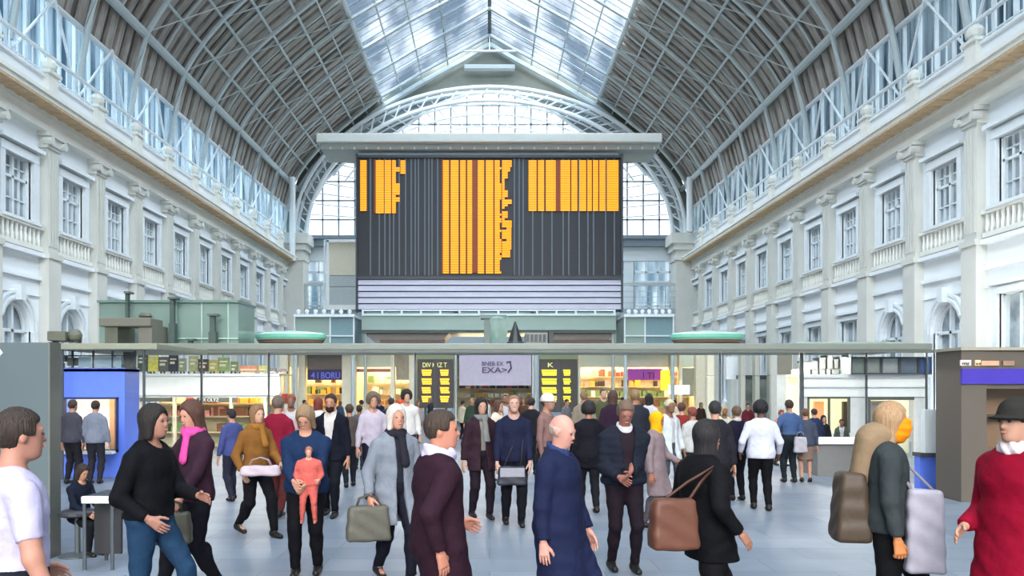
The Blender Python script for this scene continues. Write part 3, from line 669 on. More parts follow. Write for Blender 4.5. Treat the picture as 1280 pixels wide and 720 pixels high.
# timetable boards
amb = mat('led_amber', (255, 176, 40), .5, emit=.55); ylw = mat('led_yellow', (228, 206, 40), .5, emit=.4); lbk = mat('led_black', (36, 32, 28), .4)
for lab, x0, x1, y1, cols, mm, hdr in (('tall black timetable board with orange rows left of the lavender sign', 522, 567, 510, ((527, 540), (550, 562)), amb, 'DIV KRZ T'), ('tall black timetable board with yellow rows right of the lavender sign', 674, 722, 515, ((677, 697), (704, 714)), ylw, 'K')):
    t = thing('timetable_board', lab, 'timetable board', (X((x0+x1)/2, 37), 37, 0))
    m_ = MB(); pbox(m_, x0, x1, 444, y1, 37, .3); m_.box(X(x0, 37)+.3, X(x0, 37)+.4, 37.1, 37.2, 0, Z(y1, 37)); m_.box(X(x1, 37)-.4, X(x1, 37)-.3, 37.1, 37.2, 0, Z(y1, 37)); wpart(m_, 'cabinet', lbk, t)
    m_ = MB(); pbox(m_, x0, x1, 444, 449, 36.98, .05); wpart(m_, 'header_strip', mat('board_header_green', (110, 122, 84), .5), t)
    text(t, hdr, (x0+6 if x0 < 600 else x0+10), 459, 6, 36.97, mat('led_header', (206, 204, 130), .5, emit=.3), wid=(30 if x0 < 600 else 7))
    for c0, c1 in cols:
        y = 462
        while y < y1-9:
            m_ = MB(); 
            for q in range(3): pbox(m_, c0+.5*q, c1-rg.random()*2, y+q*2.7, y+q*2.7+2.1, 36.96, .05)
            wpart(m_, 'timetable_row', mm, t); y += 11
    m_ = MB(); pbox(m_, (x0+x1)/2-2, (x0+x1)/2+2, 450, y1, 36.94, .05); wpart(m_, 'centre_divider', mat('led_divider', (56, 52, 60), .5), t)
# glass door screens on the right
for x0, x1, lab in ((884, 893, 'narrow cream column right of the long bright shop'), (926, 932, 'first grey upright column of the right hand glass doors'), (944, 950, 'second grey upright column of the right hand glass doors'), (962, 970, 'third grey upright column of the right hand glass doors')):
    t = thing('door_column', lab, 'column', (X((x0+x1)/2, 33), 33, 0)); m_ = MB(); pbox(m_, x0, x1, 441, 470, 33, .4); m_.box(X(x0, 33), X(x1, 33), 33, 33.4, 0, Z(470, 33)); wpart(m_, 'shaft', cst if x0 < 900 else mat('column_grey', (176, 176, 164), .5), t, bevel=.03)
    m_ = MB(); m_.box(X(x0-1, 33), X(x1+1, 33), 32.95, 33.45, 0, .2); wpart(m_, 'base', dsteel, t)
t = thing('glass_door_screen', 'grey glazed door screen with dark head rail on the right of concourse', 'door screen', (X(940, 34), 34, 0))
m_ = MB(); pbox(m_, 922, 972, 469, 474, 34, .2); wpart(m_, 'head_rail', dsteel, t)
m_ = MB(); m_.box(X(924, 34), X(970, 34), 34.05, 34.1, 0, Z(474, 34)); wpart(m_, 'glass_leaf', glass('door_glass', (120, 128, 120), (190, 196, 186), .45), t)
m_ = MB(); pbox(m_, 908, 925, 446, 474, 34.3, .2); wpart(m_, 'side_panel', steelw, t)
t = thing('wall_cabinet', 'tall olive grey cabinet hung beside the glass door screen', 'cabinet', (X(981, 30), 30, 0))
m_ = MB(); m_.box(X(971, 30), X(991, 30), 30, 30.6, 0, Z(442, 30)); wpart(m_, 'body', mat('cabinet_white', (220, 220, 212), .5), t)
m_ = MB(); pbox(m_, 972, 990, 443, 468, 29.95, .05); wpart(m_, 'panel', mat('cabinet_olive', (128, 124, 110), .5), t)

# ------------------------------------------------------------------ left shops
kw = mat('kiosk_white', (224, 228, 226), .5, var=.03); kbl = mat('kiosk_blue', (92, 122, 222), .4, var=.05); kdk = mat('kiosk_frame_navy', (36, 44, 84), .4)
D_ = 17.0
t = thing('blue_kiosk', 'bright blue ticket kiosk with a wide lit serving window on the left', 'kiosk', (X(116, D_), D_, 0))
m_ = MB(); a, b = X(60, D_), X(156, D_); wa, wb = X(66, D_), X(146, D_); zt, z1, z0 = Z(461, D_), Z(498, D_), Z(563, D_)
m_.box(a, wa, D_, D_+.1, 0, zt); m_.box(wb, b, D_, D_+.1, 0, zt); m_.box(wa, wb, D_, D_+.1, z1, zt); m_.box(wa, wb, D_, D_+.1, 0, z0)
m_.box(b-.1, b, D_+.1, D_+.7, 0, zt); m_.box(a, a+.1, D_+.1, D_+.7, 0, zt); m_.box(a, b, D_, D_+.7, zt-.06, zt+.02); wpart(m_, 'shell', kbl, t)
m_ = MB(); m_.box(a+.1, b-.1, D_+.62, D_+.7, 0, zt); wpart(m_, 'inner_wall', mat('kiosk_inner_cream', (238, 226, 206), .6), t)
m_ = MB(); m_.box(wa, wb, D_+.2, D_+.3, z1+.02, z1+.08); wpart(m_, 'ceiling_lamp', lamp, t)
m_ = MB(); 
for q0, q1, r0, r1 in ((65, 147, 496.5, 499), (65, 147, 562, 565), (65, 67.5, 497, 565), (144.5, 147, 497, 565), (77, 80, 499, 563)): pbox(m_, q0, q1, r0, r1, D_-.05, .1)
wpart(m_, 'window_frame', kdk, t)
m_ = MB(); m_.box(wa, wb, D_-.25, D_+.1, z0-.06, z0); wpart(m_, 'counter', kw, t)
m_ = MB(); m_.box(X(68, D_), X(76, D_), D_+.5, D_+.6, z0, z1); wpart(m_, 'blue_display', mat('kiosk_display_blue', (120, 150, 220), .4, emit=.2), t)
m_ = MB(); pbox(m_, 137, 143, 499, 561, D_+.5, .1); wpart(m_, 'orange_display', mat('kiosk_display_orange', (214, 160, 110), .5), t)
# balcony strip above kiosk
t = thing('roof_railing', 'dark railing with glass panels standing on the blue kiosk roof', 'railing', (X(116, D_), D_+.1, Z(461, D_)))
m_ = MB(); 
for q in (66, 90, 116, 140, 168): pbox(m_, q-.8, q+.8, 437, 461, D_+.1, .05)
pbox(m_, 62, 170, 444, 445.5, D_+.1, .04); pbox(m_, 62, 170, 459.5, 461, D_+.1, .06); wpart(m_, 'rail', dsteel, t)
m_ = MB(); pbox(m_, 98, 114, 446, 459, D_+.12, .02); pbox(m_, 117, 152, 446, 459, D_+.12, .02); wpart(m_, 'glass_panel', glass('rail_glass', (150, 176, 184), (196, 214, 220), .35), t)
m_ = MB(); pbox(m_, 66, 82, 444, 452, D_+.2, .1); pbox(m_, 84, 104, 447, 457, D_+.2, .1); pbox(m_, 66, 78, 454, 460, D_+.2, .1); pbox(m_, 154, 168, 440, 460, D_+.2, .1); wpart(m_, 'stored_boxes', mat('stored_dark', (74, 80, 76), .6, var=.3, scale=8), t)
# white fascia shop row
D_ = 24.0
t = thing('shop', 'long white fascia shop row behind the walkers at left', 'shop', (X(265, D_), D_, 0))
m_ = MB(); a, b = X(171, D_), X(350, D_); m_.box(a, b, D_, D_+.15, Z(497, D_), Z(467, D_)); m_.box(a, b, D_-.1, D_+.1, Z(470, D_), Z(467, D_)); m_.box(a, b, D_-.1, D_+.1, Z(494, D_), Z(491, D_)); wpart(m_, 'fascia_panel', kw, t)
m_ = MB(); m_.box(a, b, D_+.15, D_+1.6, Z(467, D_)-.06, Z(467, D_)); m_.box(a, b-.3, D_+1.6, D_+1.7, 0, Z(467, D_)); wpart(m_, 'inner_wall', mat('shop_wall_beige', (206, 196, 160), .7), t)
m_ = MB(); m_.box(a+.3, b-.3, D_+1, D_+1.3, Z(492, D_), Z(491, D_)); wpart(m_, 'ceiling_lamp', lamp, t)
for q in (171, 216, 243, 287, 330, 347): 
    m_ = MB(); m_.box(X(q, D_), X(q+3, D_), D_-.02, D_+.12, 0, Z(496, D_)); wpart(m_, 'pillar', cst, t)
for q in ((246, 296, 497, 503), (175, 214, 497, 502)): m_ = MB(); pbox(m_, *q, D_, .1); wpart(m_, 'sign_band', mat('band_dark_olive', (90, 92, 80), .5), t)
text(t, 'NX OLYZ', 249, 502, 4.5, D_-.02, mat('band_text', (210, 214, 206), .5), wid=24)
shelves(t, a, b, D_+1.55, (.5, 1.0, 1.4), rg, .3)
# goods and adverts standing on that roof: each advert board separate
adv = [(172, 184, 443, (64, 78, 66)), (185, 197, 440, (196, 190, 90)), (198, 210, 446, (88, 92, 88)), (211, 222, 444, (52, 56, 64)), (223, 232, 448, (132, 140, 120)), (236, 247, 445, (152, 156, 118)), (248, 260, 449, (70, 66, 58)), (261, 272, 450, (164, 160, 100)), (273, 286, 447, (128, 152, 96)), (288, 297, 452, (110, 130, 90)), (299, 322, 457, (216, 140, 108)), (323, 334, 457, (190, 190, 120)), (335, 345, 460, (120, 120, 130)), (346, 357, 461, (150, 130, 130))]
cn = {(64, 78, 66): 'dark green', (196, 190, 90): 'mustard yellow', (88, 92, 88): 'mid grey', (52, 56, 64): 'charcoal', (132, 140, 120): 'grey green', (152, 156, 118): 'pale olive', (70, 66, 58): 'dark brown', (164, 160, 100): 'khaki', (128, 152, 96): 'leaf green', (110, 130, 90): 'moss green', (216, 140, 108): 'salmon orange', (190, 190, 120): 'pale yellow', (120, 120, 130): 'slate', (150, 130, 130): 'dusty pink'}
for x0, x1, y0, c in adv:
    nm_ = cn[c]; q = thing('advert_board', '%s advert board on the roof of the white shop row at left' % nm_, 'advert board', (X((x0+x1)/2, D_), D_+.3, Z(467, D_)))
    m_ = MB(); pbox(m_, x0, x1, y0, 464.5, D_+.3, .08); wpart(m_, 'board_panel', mat('advert_'+nm_.replace(' ', '_'), c, .5, var=.3, scale=9, emit=.1), q)
    m_ = MB(); pbox(m_, x0+1.5, x1-2, y0+4, y0+6, D_+.27, .03); pbox(m_, x0+1.5, x1-4, y0+8, y0+11, D_+.27, .03); wpart(m_, 'printed_bars', mat('advert_print', (222, 216, 190), .5), q)
    m_ = MB(); m_.box(X(x0+1, D_), X(x0+2, D_), D_+.3, D_+.4, Z(467, D_), Z(464, D_)); m_.box(X(x1-2, D_), X(x1-1, D_), D_+.3, D_+.4, Z(467, D_), Z(464, D_)); wpart(m_, 'foot', dsteel, q)
# grey panel at far left
D_ = 9.0
t = thing('partition_panel', 'plain grey green partition wall at the far left edge', 'partition', (X(20, D_), D_, 0))
m_ = MB(); m_.box(X(-90, D_), X(62, D_), D_, D_+.2, 0, Z(428, D_)); wpart(m_, 'panel', mat('partition_grey', (72, 84, 87), .5, var=.05, scale=.8), t, bevel=.01)
m_ = MB(); m_.box(X(60.5, D_), X(63, D_), D_-.01, D_+.22, 0, Z(427.5, D_)); wpart(m_, 'edge_trim', mat('partition_trim', (88, 92, 86), .4), t)
m_ = MB(); m_.tube([(X(-1, D_), D_-.01, Z(446, D_)), (X(3, D_), D_-.01, Z(441, D_)), (X(0, D_), D_-.01, Z(437, D_))], .012, 5); wpart(m_, 'white_mark', kw, t)
# left counter table and bench for seated person
t = thing('cafe_table', 'small dark table with a pale top edge beside the seated person', 'table', (X(125, 8.6), 8.6, 0))
m_ = MB(); m_.box(X(112, 8.6), X(150, 8.6), 8.4, 9.0, .74, .78); wpart(m_, 'tabletop', mat('table_dark', (42, 44, 48), .4), t, bevel=.008)
m_ = MB(); m_.box(X(116, 8.6), X(149, 8.6), 8.36, 8.4, .72, .79); wpart(m_, 'pale_edge', kw, t)
for dx in (114, 148):
    for dy in (8.46, 8.94): m_ = MB(); m_.tube([(X(dx, 8.6), dy, 0), (X(dx, 8.6), dy, .74)], .02, 6); wpart(m_, 'leg', dsteel, t)
m_ = MB(); m_.box(X(112, 8.6), X(146, 8.6), 8.7, 8.74, .12, .72); wpart(m_, 'modesty_panel', mat('panel_black', (24, 24, 28), .5), t)
t = thing('stool', 'dark round stool under the seated person at left', 'stool', (X(97, 9.15), 9.15, 0))
m_ = MB(); m_.lathe((X(97, 9.15), 9.15, .46), [(.17, 0), (.2, .02), (.2, .05), (.16, .07)], 16); wpart(m_, 'seat', mat('stool_seat', (40, 40, 46), .5), t)
m_ = MB(); m_.lathe((X(97, 9.15), 9.15, 0), [(.2, 0), (.2, .02), (.03, .04), (.03, .46)], 12); wpart(m_, 'pedestal', dsteel, t)
# ------------------------------------------------------------------ right shops
D_ = 22.0
t = thing('shop', 'white fascia shop unit with a lit display window at right', 'shop', (X(1075, D_), D_, 0))
a, b = X(1000, D_), X(1160, D_); m_ = MB(); m_.box(a, b, D_, D_+.15, Z(497, D_), Z(469, D_)); m_.box(a, b, D_-.12, D_+.1, Z(472, D_), Z(468, D_)); m_.box(a, b, D_-.1, D_+.1, Z(484, D_), Z(481, D_)); m_.box(a, b, D_, D_+1.0, Z(468, D_)-.05, Z(468, D_)); wpart(m_, 'fascia_panel', kw, t)
m_ = MB(); m_.box(a, b, D_+1.0, D_+1.1, 0, Z(468, D_)); wpart(m_, 'inner_wall', mat('shop_wall_green', (206, 208, 182), .7), t)
m_ = MB(); m_.box(a+.2, b-.2, D_+.4, D_+.6, Z(494, D_), Z(493, D_)); wpart(m_, 'ceiling_lamp', lamp, t)
for x0, x1 in ((1000, 1011), (1062, 1087), (1142, 1160)): m_ = MB(); m_.box(X(x0, D_), X(x1, D_), D_, D_+.12, 0, Z(496, D_)); wpart(m_, 'front_pier', mat('front_grey_white', (196, 198, 196), .5), t)
m_ = MB(); m_.box(X(1011, D_), X(1062, D_), D_, D_+.12, 0, Z(541, D_)); wpart(m_, 'front_panel', mat('front_grey_white', (196, 198, 196), .5), t)
m_ = MB()
for q0, q1, r0, r1 in ((1010, 1063, 496, 498.5), (1010, 1012, 497, 541), (1060.5, 1063, 497, 541), (1036, 1038, 498, 541), (1086, 1143, 496, 500), (1086, 1088.5, 500, 560)): pbox(m_, q0, q1, r0, r1, D_-.05, .08)
wpart(m_, 'window_frame', mat('frame_dark_green', (74, 80, 72), .5), t)
m_ = MB(); pbox(m_, 1018, 1030, 502, 540, D_+.5, .1); wpart(m_, 'orange_poster', mat('poster_orange', (212, 150, 100), .5), t)
m_ = MB(); pbox(m_, 1054, 1060, 502, 548, D_+.4, .1); wpart(m_, 'dark_poster', mat('poster_black', (50, 46, 44), .5), t)
m_ = MB(); pbox(m_, 1089, 1112, 501, 548, D_+.4, .1); wpart(m_, 'grey_screen', mat('screen_grey', (120, 122, 128), .4), t)
# items on that roof
its = [(1004, 1022, 452, 'pale grey flat carton'), (1024, 1032, 448, 'dark upright case'), (1034, 1041, 445, 'black speaker box'), (1043, 1048, 450, 'grey narrow crate'), (1050, 1059, 447, 'charcoal tool chest'), (1061, 1064, 444, 'slim black tube')]
for x0, x1, y0, nm_ in its:
    q = thing('storage_box', '%s stored on the roof of the right shop unit' % nm_, 'box', (X((x0+x1)/2, D_), D_+.5, Z(468, D_)))
    m_ = MB(); pbox(m_, x0, x1, y0, 461, D_+.5, .4); m_.box(X(x0, D_), X(x1, D_), D_+.5, D_+.9, Z(468, D_), Z(461, D_)); wpart(m_, 'box_body', mat('stored_'+nm_.replace(' ', '_'), (196, 196, 190) if 'pale' in nm_ else (84, 86, 86), .6, var=.15), q, bevel=.01)
    m_ = MB(); pbox(m_, x0-.4, x1+.4, y0-1, y0+1, D_+.48, .44); wpart(m_, 'box_lid', dsteel, q)
for x0, x1, lab, c in ((1065, 1082, 'first of three glass cabinets on the right shop roof, greenish', (120, 134, 128)), (1084, 1101, 'middle glass cabinet on the right shop roof', (138, 144, 140)), (1103, 1124, 'pale glass cabinet on the right shop roof, widest', (150, 156, 158)), (1126, 1148, 'darkest blue grey glass cabinet on the right shop roof', (98, 110, 122)), (1150, 1164, 'deep blue glass cabinet by the brown kiosk', (72, 98, 150))):
    lab = lab.replace('first of three glass cabinets', 'greenish glass cabinet').replace(', greenish', ', leftmost')
    q = thing('glass_cabinet', lab, 'cabinet', (X((x0+x1)/2, D_-.4), D_-.35, Z(468, D_)))
    m_ = MB(); pbox(m_, x0, x1, 447, 467.5, D_-.3, .7); wpart(m_, 'glass_body', mat('cabinet_glass_%d' % x0, c, .2, var=.2, scale=3), q)
    m_ = MB()
    for r in ((x0-1, x0+.6, 446, 468), (x1-.6, x1+1, 446, 468), (x0, x1, 446, 448), (x0, x1, 466, 468)): pbox(m_, *r, D_-.34, .06)
    wpart(m_, 'frame', dsteel, q)
# counters
D_ = 17.2
t = thing('service_counter', 'grey service counter with a pale top in front of the right shop', 'counter', (X(1045, D_), D_, 0))
m_ = MB(); m_.box(X(1022, D_), X(1096, D_), D_, D_+.8, 0, Z(555, D_)); wpart(m_, 'body', mat('counter_grey', (104, 104, 102), .5), t)
m_ = MB(); m_.box(X(1019, D_), X(1099, D_), D_-.1, D_+.9, Z(555, D_), Z(549.5, D_)); wpart(m_, 'countertop', kw, t, bevel=.01)
t = thing('low_screen', 'bright blue low panel beside the brown kiosk', 'screen', (X(1160, 15), 15, 0))
m_ = MB(); m_.box(X(1150, 15), X(1174, 15), 15, 15.2, 0, Z(570, 15)); wpart(m_, 'lower_panel', kbl, t)
m_ = MB(); m_.box(X(1156, 15), X(1174, 15), 15, 15.15, Z(566, 15), Z(512, 15)); wpart(m_, 'white_upper_panel', kw, t)
m_ = MB(); m_.box(X(1149, 15), X(1174, 15), 14.95, 15.25, Z(571, 15), Z(566, 15)); wpart(m_, 'rail', dsteel, t)
# brown kiosk
D_ = 13.4; a = X(1201, D_); yb = 14.3; b = a+3.4
brn = mat('kiosk_taupe', (86, 78, 69), .5, var=.05, scale=.7)
t = thing('brown_kiosk', 'taupe brown kiosk with a violet band at the right edge', 'kiosk', (a, D_, 0)); zt = Z(438, D_)
m_ = MB(); m_.box(a, a+.08, D_, D_+.7, 0, zt); m_.box(a, b, D_, D_+.1, Z(486, D_), zt); m_.box(a-.004, a+.42, D_-.02, D_+.1, 0, zt); m_.box(a, b, D_+.7, D_+.75, 0, zt); m_.box(a+.42, b, D_, D_+.1, 0, Z(560, D_)); wpart(m_, 'shell', brn, t)
m_ = MB(); m_.box(a-.03, b, D_-.06, D_+.75, zt, zt+.05); wpart(m_, 'roof_edge', mat('kiosk_roof_pale', (150, 142, 124), .5), t)
m_ = MB(); m_.box(a-.01, b, D_-.06, D_, Z(480, D_), Z(461, D_)); wpart(m_, 'violet_band', mat('violet_band', (54, 38, 146), .5, emit=.05), t)
m_ = MB(); m_.box(a+.42, b, D_+.6, D_+.65, 0, Z(486, D_)); m_.box(a+.42, a+.47, D_+.1, D_+.65, 0, Z(486, D_)); wpart(m_, 'beige_recess', mat('recess_beige', (118, 94, 72), .5), t)
m_ = MB(); pbox(m_, 1228, 1285, 519, 522, D_+.3, .3); wpart(m_, 'recess_shelf', mat('recess_shelf_dark', (84, 74, 62), .5), t)
for x0, x1, y0, y1, c in ((1201, 1214, 450, 457, (226, 214, 206)), (1219, 1226, 450, 457, (230, 190, 150)), (1227, 1249, 451, 457, (196, 148, 118)), (1254, 1268, 451, 457, (142, 114, 96))):
    m_ = MB(); pbox(m_, x0, x1, y0, y1, D_-.04, .03); wpart(m_, 'logo_tile', mat('logo_tile_%d' % x0, c, .5), t)
text(t, 'mz', 1202.5, 456, 4.5, D_-.05, brn, wid=9); text(t, 'e-v', 1220, 456, 4, D_-.05, brn, wid=6)
# ------------------------------------------------------------------ people: bodies and clothes grown from one distance field
def smin(a, b, k):
    h = np.maximum(k-np.abs(a-b), 0)/k; return np.minimum(a, b)-h*h*k*.25
def smax(a, b, k): return -smin(-a, -b, k)
def cone(P, a, b, ra, rb, fy=1.0):
    a = np.array(a, np.float32); b = np.array(b, np.float32); sc = np.array([1, 1/fy, 1], np.float32)
    q = (P-a)*sc; d = (b-a)*sc; t = np.clip((q@d)/max(1e-9, float(d@d)), 0, 1)
    return (np.linalg.norm(q-t[..., None]*d, axis=-1)-(ra+t*(rb-ra)))*(1 if fy >= 1 else (fy+1)/2), t
def ell(P, c, r):
    q = P-np.array(c, np.float32); r = np.array(r, np.float32)
    k0 = np.linalg.norm(q/r, axis=-1); k1 = np.linalg.norm(q/(r*r), axis=-1)+1e-9
    return k0*(k0-1)/k1
_C = [(0,0,0),(1,0,0),(0,1,0),(1,1,0),(0,0,1),(1,0,1),(0,1,1),(1,1,1)]
_E = [(0,1),(2,3),(4,5),(6,7),(0,2),(1,3),(4,6),(5,7),(0,4),(1,5),(2,6),(3,7)]
def nets(f, org, h):
    """surface nets on a dense grid; returns vertices and quads"""
    nx, ny, nz_ = [s-1 for s in f.shape]
    c = [f[i:i+nx, j:j+ny, k:k+nz_] for i, j, k in _C]
    neg = sum((x < 0).astype(np.int8) for x in c); act = (neg > 0) & (neg < 8)
    if not act.any(): return np.zeros((0, 3)), np.zeros((0, 4), int)
    I = np.argwhere(act); cv = [x[act] for x in c]
    acc = np.zeros((len(I), 3)); cnt = np.zeros(len(I))
    for a, b in _E:
        m = (cv[a] < 0) != (cv[b] < 0); dn = cv[a]-cv[b]; t = np.where(m, cv[a]/np.where(np.abs(dn) < 1e-12, 1, dn), 0)
        A = np.array(_C[a]); B = np.array(_C[b]); acc += m[:, None]*(A+t[:, None]*(B-A)); cnt += m
    V = (I+acc/cnt[:, None])*h+np.array(org)
    idx = -np.ones(act.shape, int); idx[act] = np.arange(len(I)); Q = []
    for ax in range(3):
        s0 = [slice(1, -1)]*3; s1 = [slice(1, -1)]*3; s0[ax] = slice(0, -1); s1[ax] = slice(1, None)
        m = (f[tuple(s0)] < 0) != (f[tuple(s1)] < 0); J = np.argwhere(m)
        if not len(J): continue
        o = np.ones(3, int); o[ax] = 0; J = J+o
        s = f[tuple(J.T)] < 0
        b_, c_ = [q for q in range(3) if q != ax]
        def g(db, dc):
            K_ = J.copy(); K_[:, b_] += db; K_[:, c_] += dc; return idx[tuple(K_.T)]
        q = np.stack([g(-1, -1), g(0, -1), g(0, 0), g(-1, 0)], 1)
        flip = s if ax != 1 else ~s
        q[~flip] = q[~flip][:, ::-1]; Q.append(q)
    Q = np.concatenate(Q); Q = Q[(Q >= 0).all(1)]
    return V, Q
def meshobj(name, V, Q, m, parent):
    me = bpy.data.meshes.new(name); V = np.asarray(V, np.float32); Q = np.asarray(Q, np.int32)
    me.vertices.add(len(V)); me.vertices.foreach_set('co', V.ravel())
    me.loops.add(Q.size); me.loops.foreach_set('vertex_index', Q.ravel())
    me.polygons.add(len(Q)); me.polygons.foreach_set('loop_start', np.arange(0, Q.size, 4, dtype=np.int32)); me.polygons.foreach_set('loop_total', np.full(len(Q), 4, np.int32))
    me.polygons.foreach_set('use_smooth', np.ones(len(Q), bool)); me.update(calc_edges=True); me.validate()
    me.materials.append(m); o = bpy.data.objects.new(name, me); COL.objects.link(o); o.parent = parent; return o
def grid(lo, hi, h):
    n = [int(math.ceil((b-a)/h))+1 for a, b in zip(lo, hi)]
    g = np.stack(np.meshgrid(*[np.arange(k)*h+a for k, a in zip(n, lo)], indexing='ij'), -1).astype(np.float32); return g
# hand templates: thumb towards +x, palm normal +y, fingers along +z
def hand_template(curl):
    h = .0042; P = grid((-.06, -.05, -.03), (.085, .11, .215), h)
    d, _ = cone(P, (0, 0, -.02), (0, 0, .015), .025, .027, .8)
    for q, (x, w) in enumerate(((-.026, .013), (-.009, .0135), (.009, .0135), (.025, .0135))):
        dd, _ = cone(P, (x*.6, .0, .015), (x, .003, .082), .016, w); d = smin(d, dd, .014)
    for x, L, r in ((-.031, .058, .0082), (-.0105, .073, .0092), (.0105, .079, .0094), (.031, .070, .009)):
        p = np.array([x, .004, .083]); a = curl*.35
        fd = None
        for s, l in enumerate((.45, .31, .24)):
            q = p+L*l*np.array([x*.9*(1 if curl < .6 else .2), math.sin(a), math.cos(a)]); e, _ = cone(P, p, q, r*(1-.09*s), r*(1-.09*(s+1)))
            fd = e if fd is None else smin(fd, e, .003); p = q; a += curl
        d = smin(d, fd, .004)
    p = np.array([.022, .008, .025]); fd = None
    for s, (l, v) in enumerate(((.042, (.62, .3, .72)), (.032, (.35, .35+curl*.3, .85)), (.026, (.15, .3+curl*.4, .9)))):
        v = np.array(v); v /= np.linalg.norm(v); q = p+l*v; e, _ = cone(P, p, q, .0145-.002*s, .0125-.0022*s); fd = e if fd is None else smin(fd, e, .005); p = q
    d = smin(d, fd, .012)
    return nets(d, (-.06, -.05, -.03), h)
HANDS = {'relaxed': hand_template(.28), 'grip': hand_template(1.15)}
def ik(a, t, l1, l2, hint):
    a = np.array(a, float); t = np.array(t, float); v = t-a; d = np.linalg.norm(v); mx_ = (l1+l2)*.995
    if d > mx_: t = a+v/d*mx_; v = t-a; d = mx_
    x = (l1*l1-l2*l2+d*d)/(2*d); hh = math.sqrt(max(0, l1*l1-x*x)); u = v/d
    hn = np.array(hint, float); hn -= (hn@u)*u; hn /= np.linalg.norm(hn)+1e-9
    return a+u*x+hn*hh, t
def rgbm(pre, c, rough=.8, bump=.25):
    k = .70 if pre == 'leather' or (pre == 'cloth' and max(c) < 190) else .84 if pre == 'cloth' else .80 if pre == 'skin' else .8; c = tuple(int(v*k) for v in c)
    return mat('%s_%02x%02x%02x' % ((pre,)+tuple(c)), c, rough, var=.3 if pre == 'hair' else .09, scale=26 if pre == 'hair' else 14, bump=bump+(.4 if pre in ('cloth', 'hair') else 0), spec=.08 if pre == 'cloth' else .25, stretch=(4, 4, .4) if pre == 'hair' else None)
def person(px, D, h, yaw, label, group=None, top=(30, 34, 44), topkind='jacket', hem=.86, bottom=(30, 32, 40), bottomkind='trousers', skin=(196, 148, 124), hair=(60, 44, 36), hairkind='short',
           shoes=(30, 28, 28), lf=(0, 0, 0), rf=(0, 0, 0), lh=None, rh=None, lean=0., hyaw=0., hpitch=0., scarf=None, collar=None, hat=None, beard=None, res=None, bulk=1., sleeve=.93, hands=('relaxed', 'relaxed'), sit=None, mask=None, flare=.0, zbase=0, arms_hint=None, hood=None, front=None, name='person', cat='person', Xabs=None):
    """px, D place the figure; yaw 0 faces the camera, +90 walks to the right of the picture; lf/rf = foot (side, forward, lift)"""
    root = thing(name, label, cat, (X(px, D) if Xabs is None else Xabs, D, zbase), group); root.rotation_euler.z = math.radians(yaw); root.scale = (h/1.75,)*3
    v = res or (.0125 if D < 7 else .015 if D < 9.5 else .019 if D < 13 else .025)
    hz = .925 if sit is None else sit+.09
    st = max(abs(lf[1]-rf[1]), 0); hz -= st*st*.12 if sit is None else 0
    L = lambda z: -lean*max(0, z-hz)
    dz = hz-.925
    T = lambda x, y, z: (x, y+L(z+dz), z+dz)
    la = np.array([.095+lf[0], -lf[1]+.02, .09+lf[2]]); ra_ = np.array([-.095+rf[0], -rf[1]+.02, .09+rf[2]])
    hipL = T(.088, 0, .9); hipR = T(-.088, 0, .9)
    kL, la = ik(hipL, la, .43, .41, (.05, -1, .25 if sit is None else 1)); kR, ra_ = ik(hipR, ra_, .43, .41, (-.05, -1, .25 if sit is None else 1))
    sw = .168*(1+.5*(bulk-1)); shL = T(sw, .01, 1.362); shR = T(-sw, .01, 1.362)
    lh = lh or (.27, -.06+.5*rf[1]*.5, .83); rh = rh or (-.27, -.06+.5*lf[1]*.5, .83)
    lw = (lh[0], lh[1]+L(lh[2]+dz)*.8, lh[2]+dz); rw = (rh[0], rh[1]+L(rh[2]+dz)*.8, rh[2]+dz)
    eL, wL = ik(shL, lw, .285, .25, (.5, .9, -.35)); eR, wR = ik(shR, rw, .285, .25, (-.5, .9, -.35))
    pts = np.array([la, ra_, kL, kR, eL, wL, eR, wR, shL, shR, T(0, 0, 1.76)]); 
    m1 = .30 if hairkind == 'long' or topkind in ('coat', 'dress') else .22
    lo = np.minimum(pts.min(0)-.17, (-.30, -.28, -.03)); hi = np.maximum(pts.max(0)+.17, (.3, .26, hz+.9)); lo[2] = -.03
    P = grid(lo, hi, v)
    hc = np.array(T(0, -.012, 1.63)); hc[1] -= .02
    a, b = math.radians(hyaw), math.radians(hpitch)
    Rz = np.array([[math.cos(a), -math.sin(a), 0], [math.sin(a), math.cos(a), 0], [0, 0, 1]]); Rx = np.array([[1, 0, 0], [0, math.cos(b), -math.sin(b)], [0, math.sin(b), math.cos(b)]])
    Rh = (Rz@Rx).astype(np.float32); 
    zi = int(max(0, (hc[2]-.5-lo[2])/v)); Ph = P[:, :, zi:]; H = (Ph-hc.astype(np.float32))@Rh
    def full(x, z0=zi):
        o = np.full(P.shape[:3], 9., np.float32); o[:, :, z0:] = x; return o
    # torso
    tor = ell(P, T(0, 0, 1.28), (.168*bulk, .112*bulk, .2)); tor = smin(tor, ell(P, T(0, -.01, 1.08), (.145*bulk, .108*bulk, .17)), .06)
    tor = smin(tor, ell(P, T(0, .012, .94), (.172*bulk, .118*bulk, .13)), .05)
    s_, _ = cone(P, T(.11*bulk, .01, 1.372), T(-.11*bulk, .01, 1.372), .054, .054); tor = smin(tor, s_, .05); tor = smin(tor, ell(P, T(0, .018, 1.43), (.115, .055, .055)), .05)
    arm = []
    for sh, e, w in ((shL, eL, wL), (shR, eR, wR)):
        u, _ = cone(P, sh, e, .052*bulk, .042); f_, tt = cone(P, e, w, .042, .026); arm.append((smin(u, f_, .02), f_, tt, w))
    leg = []
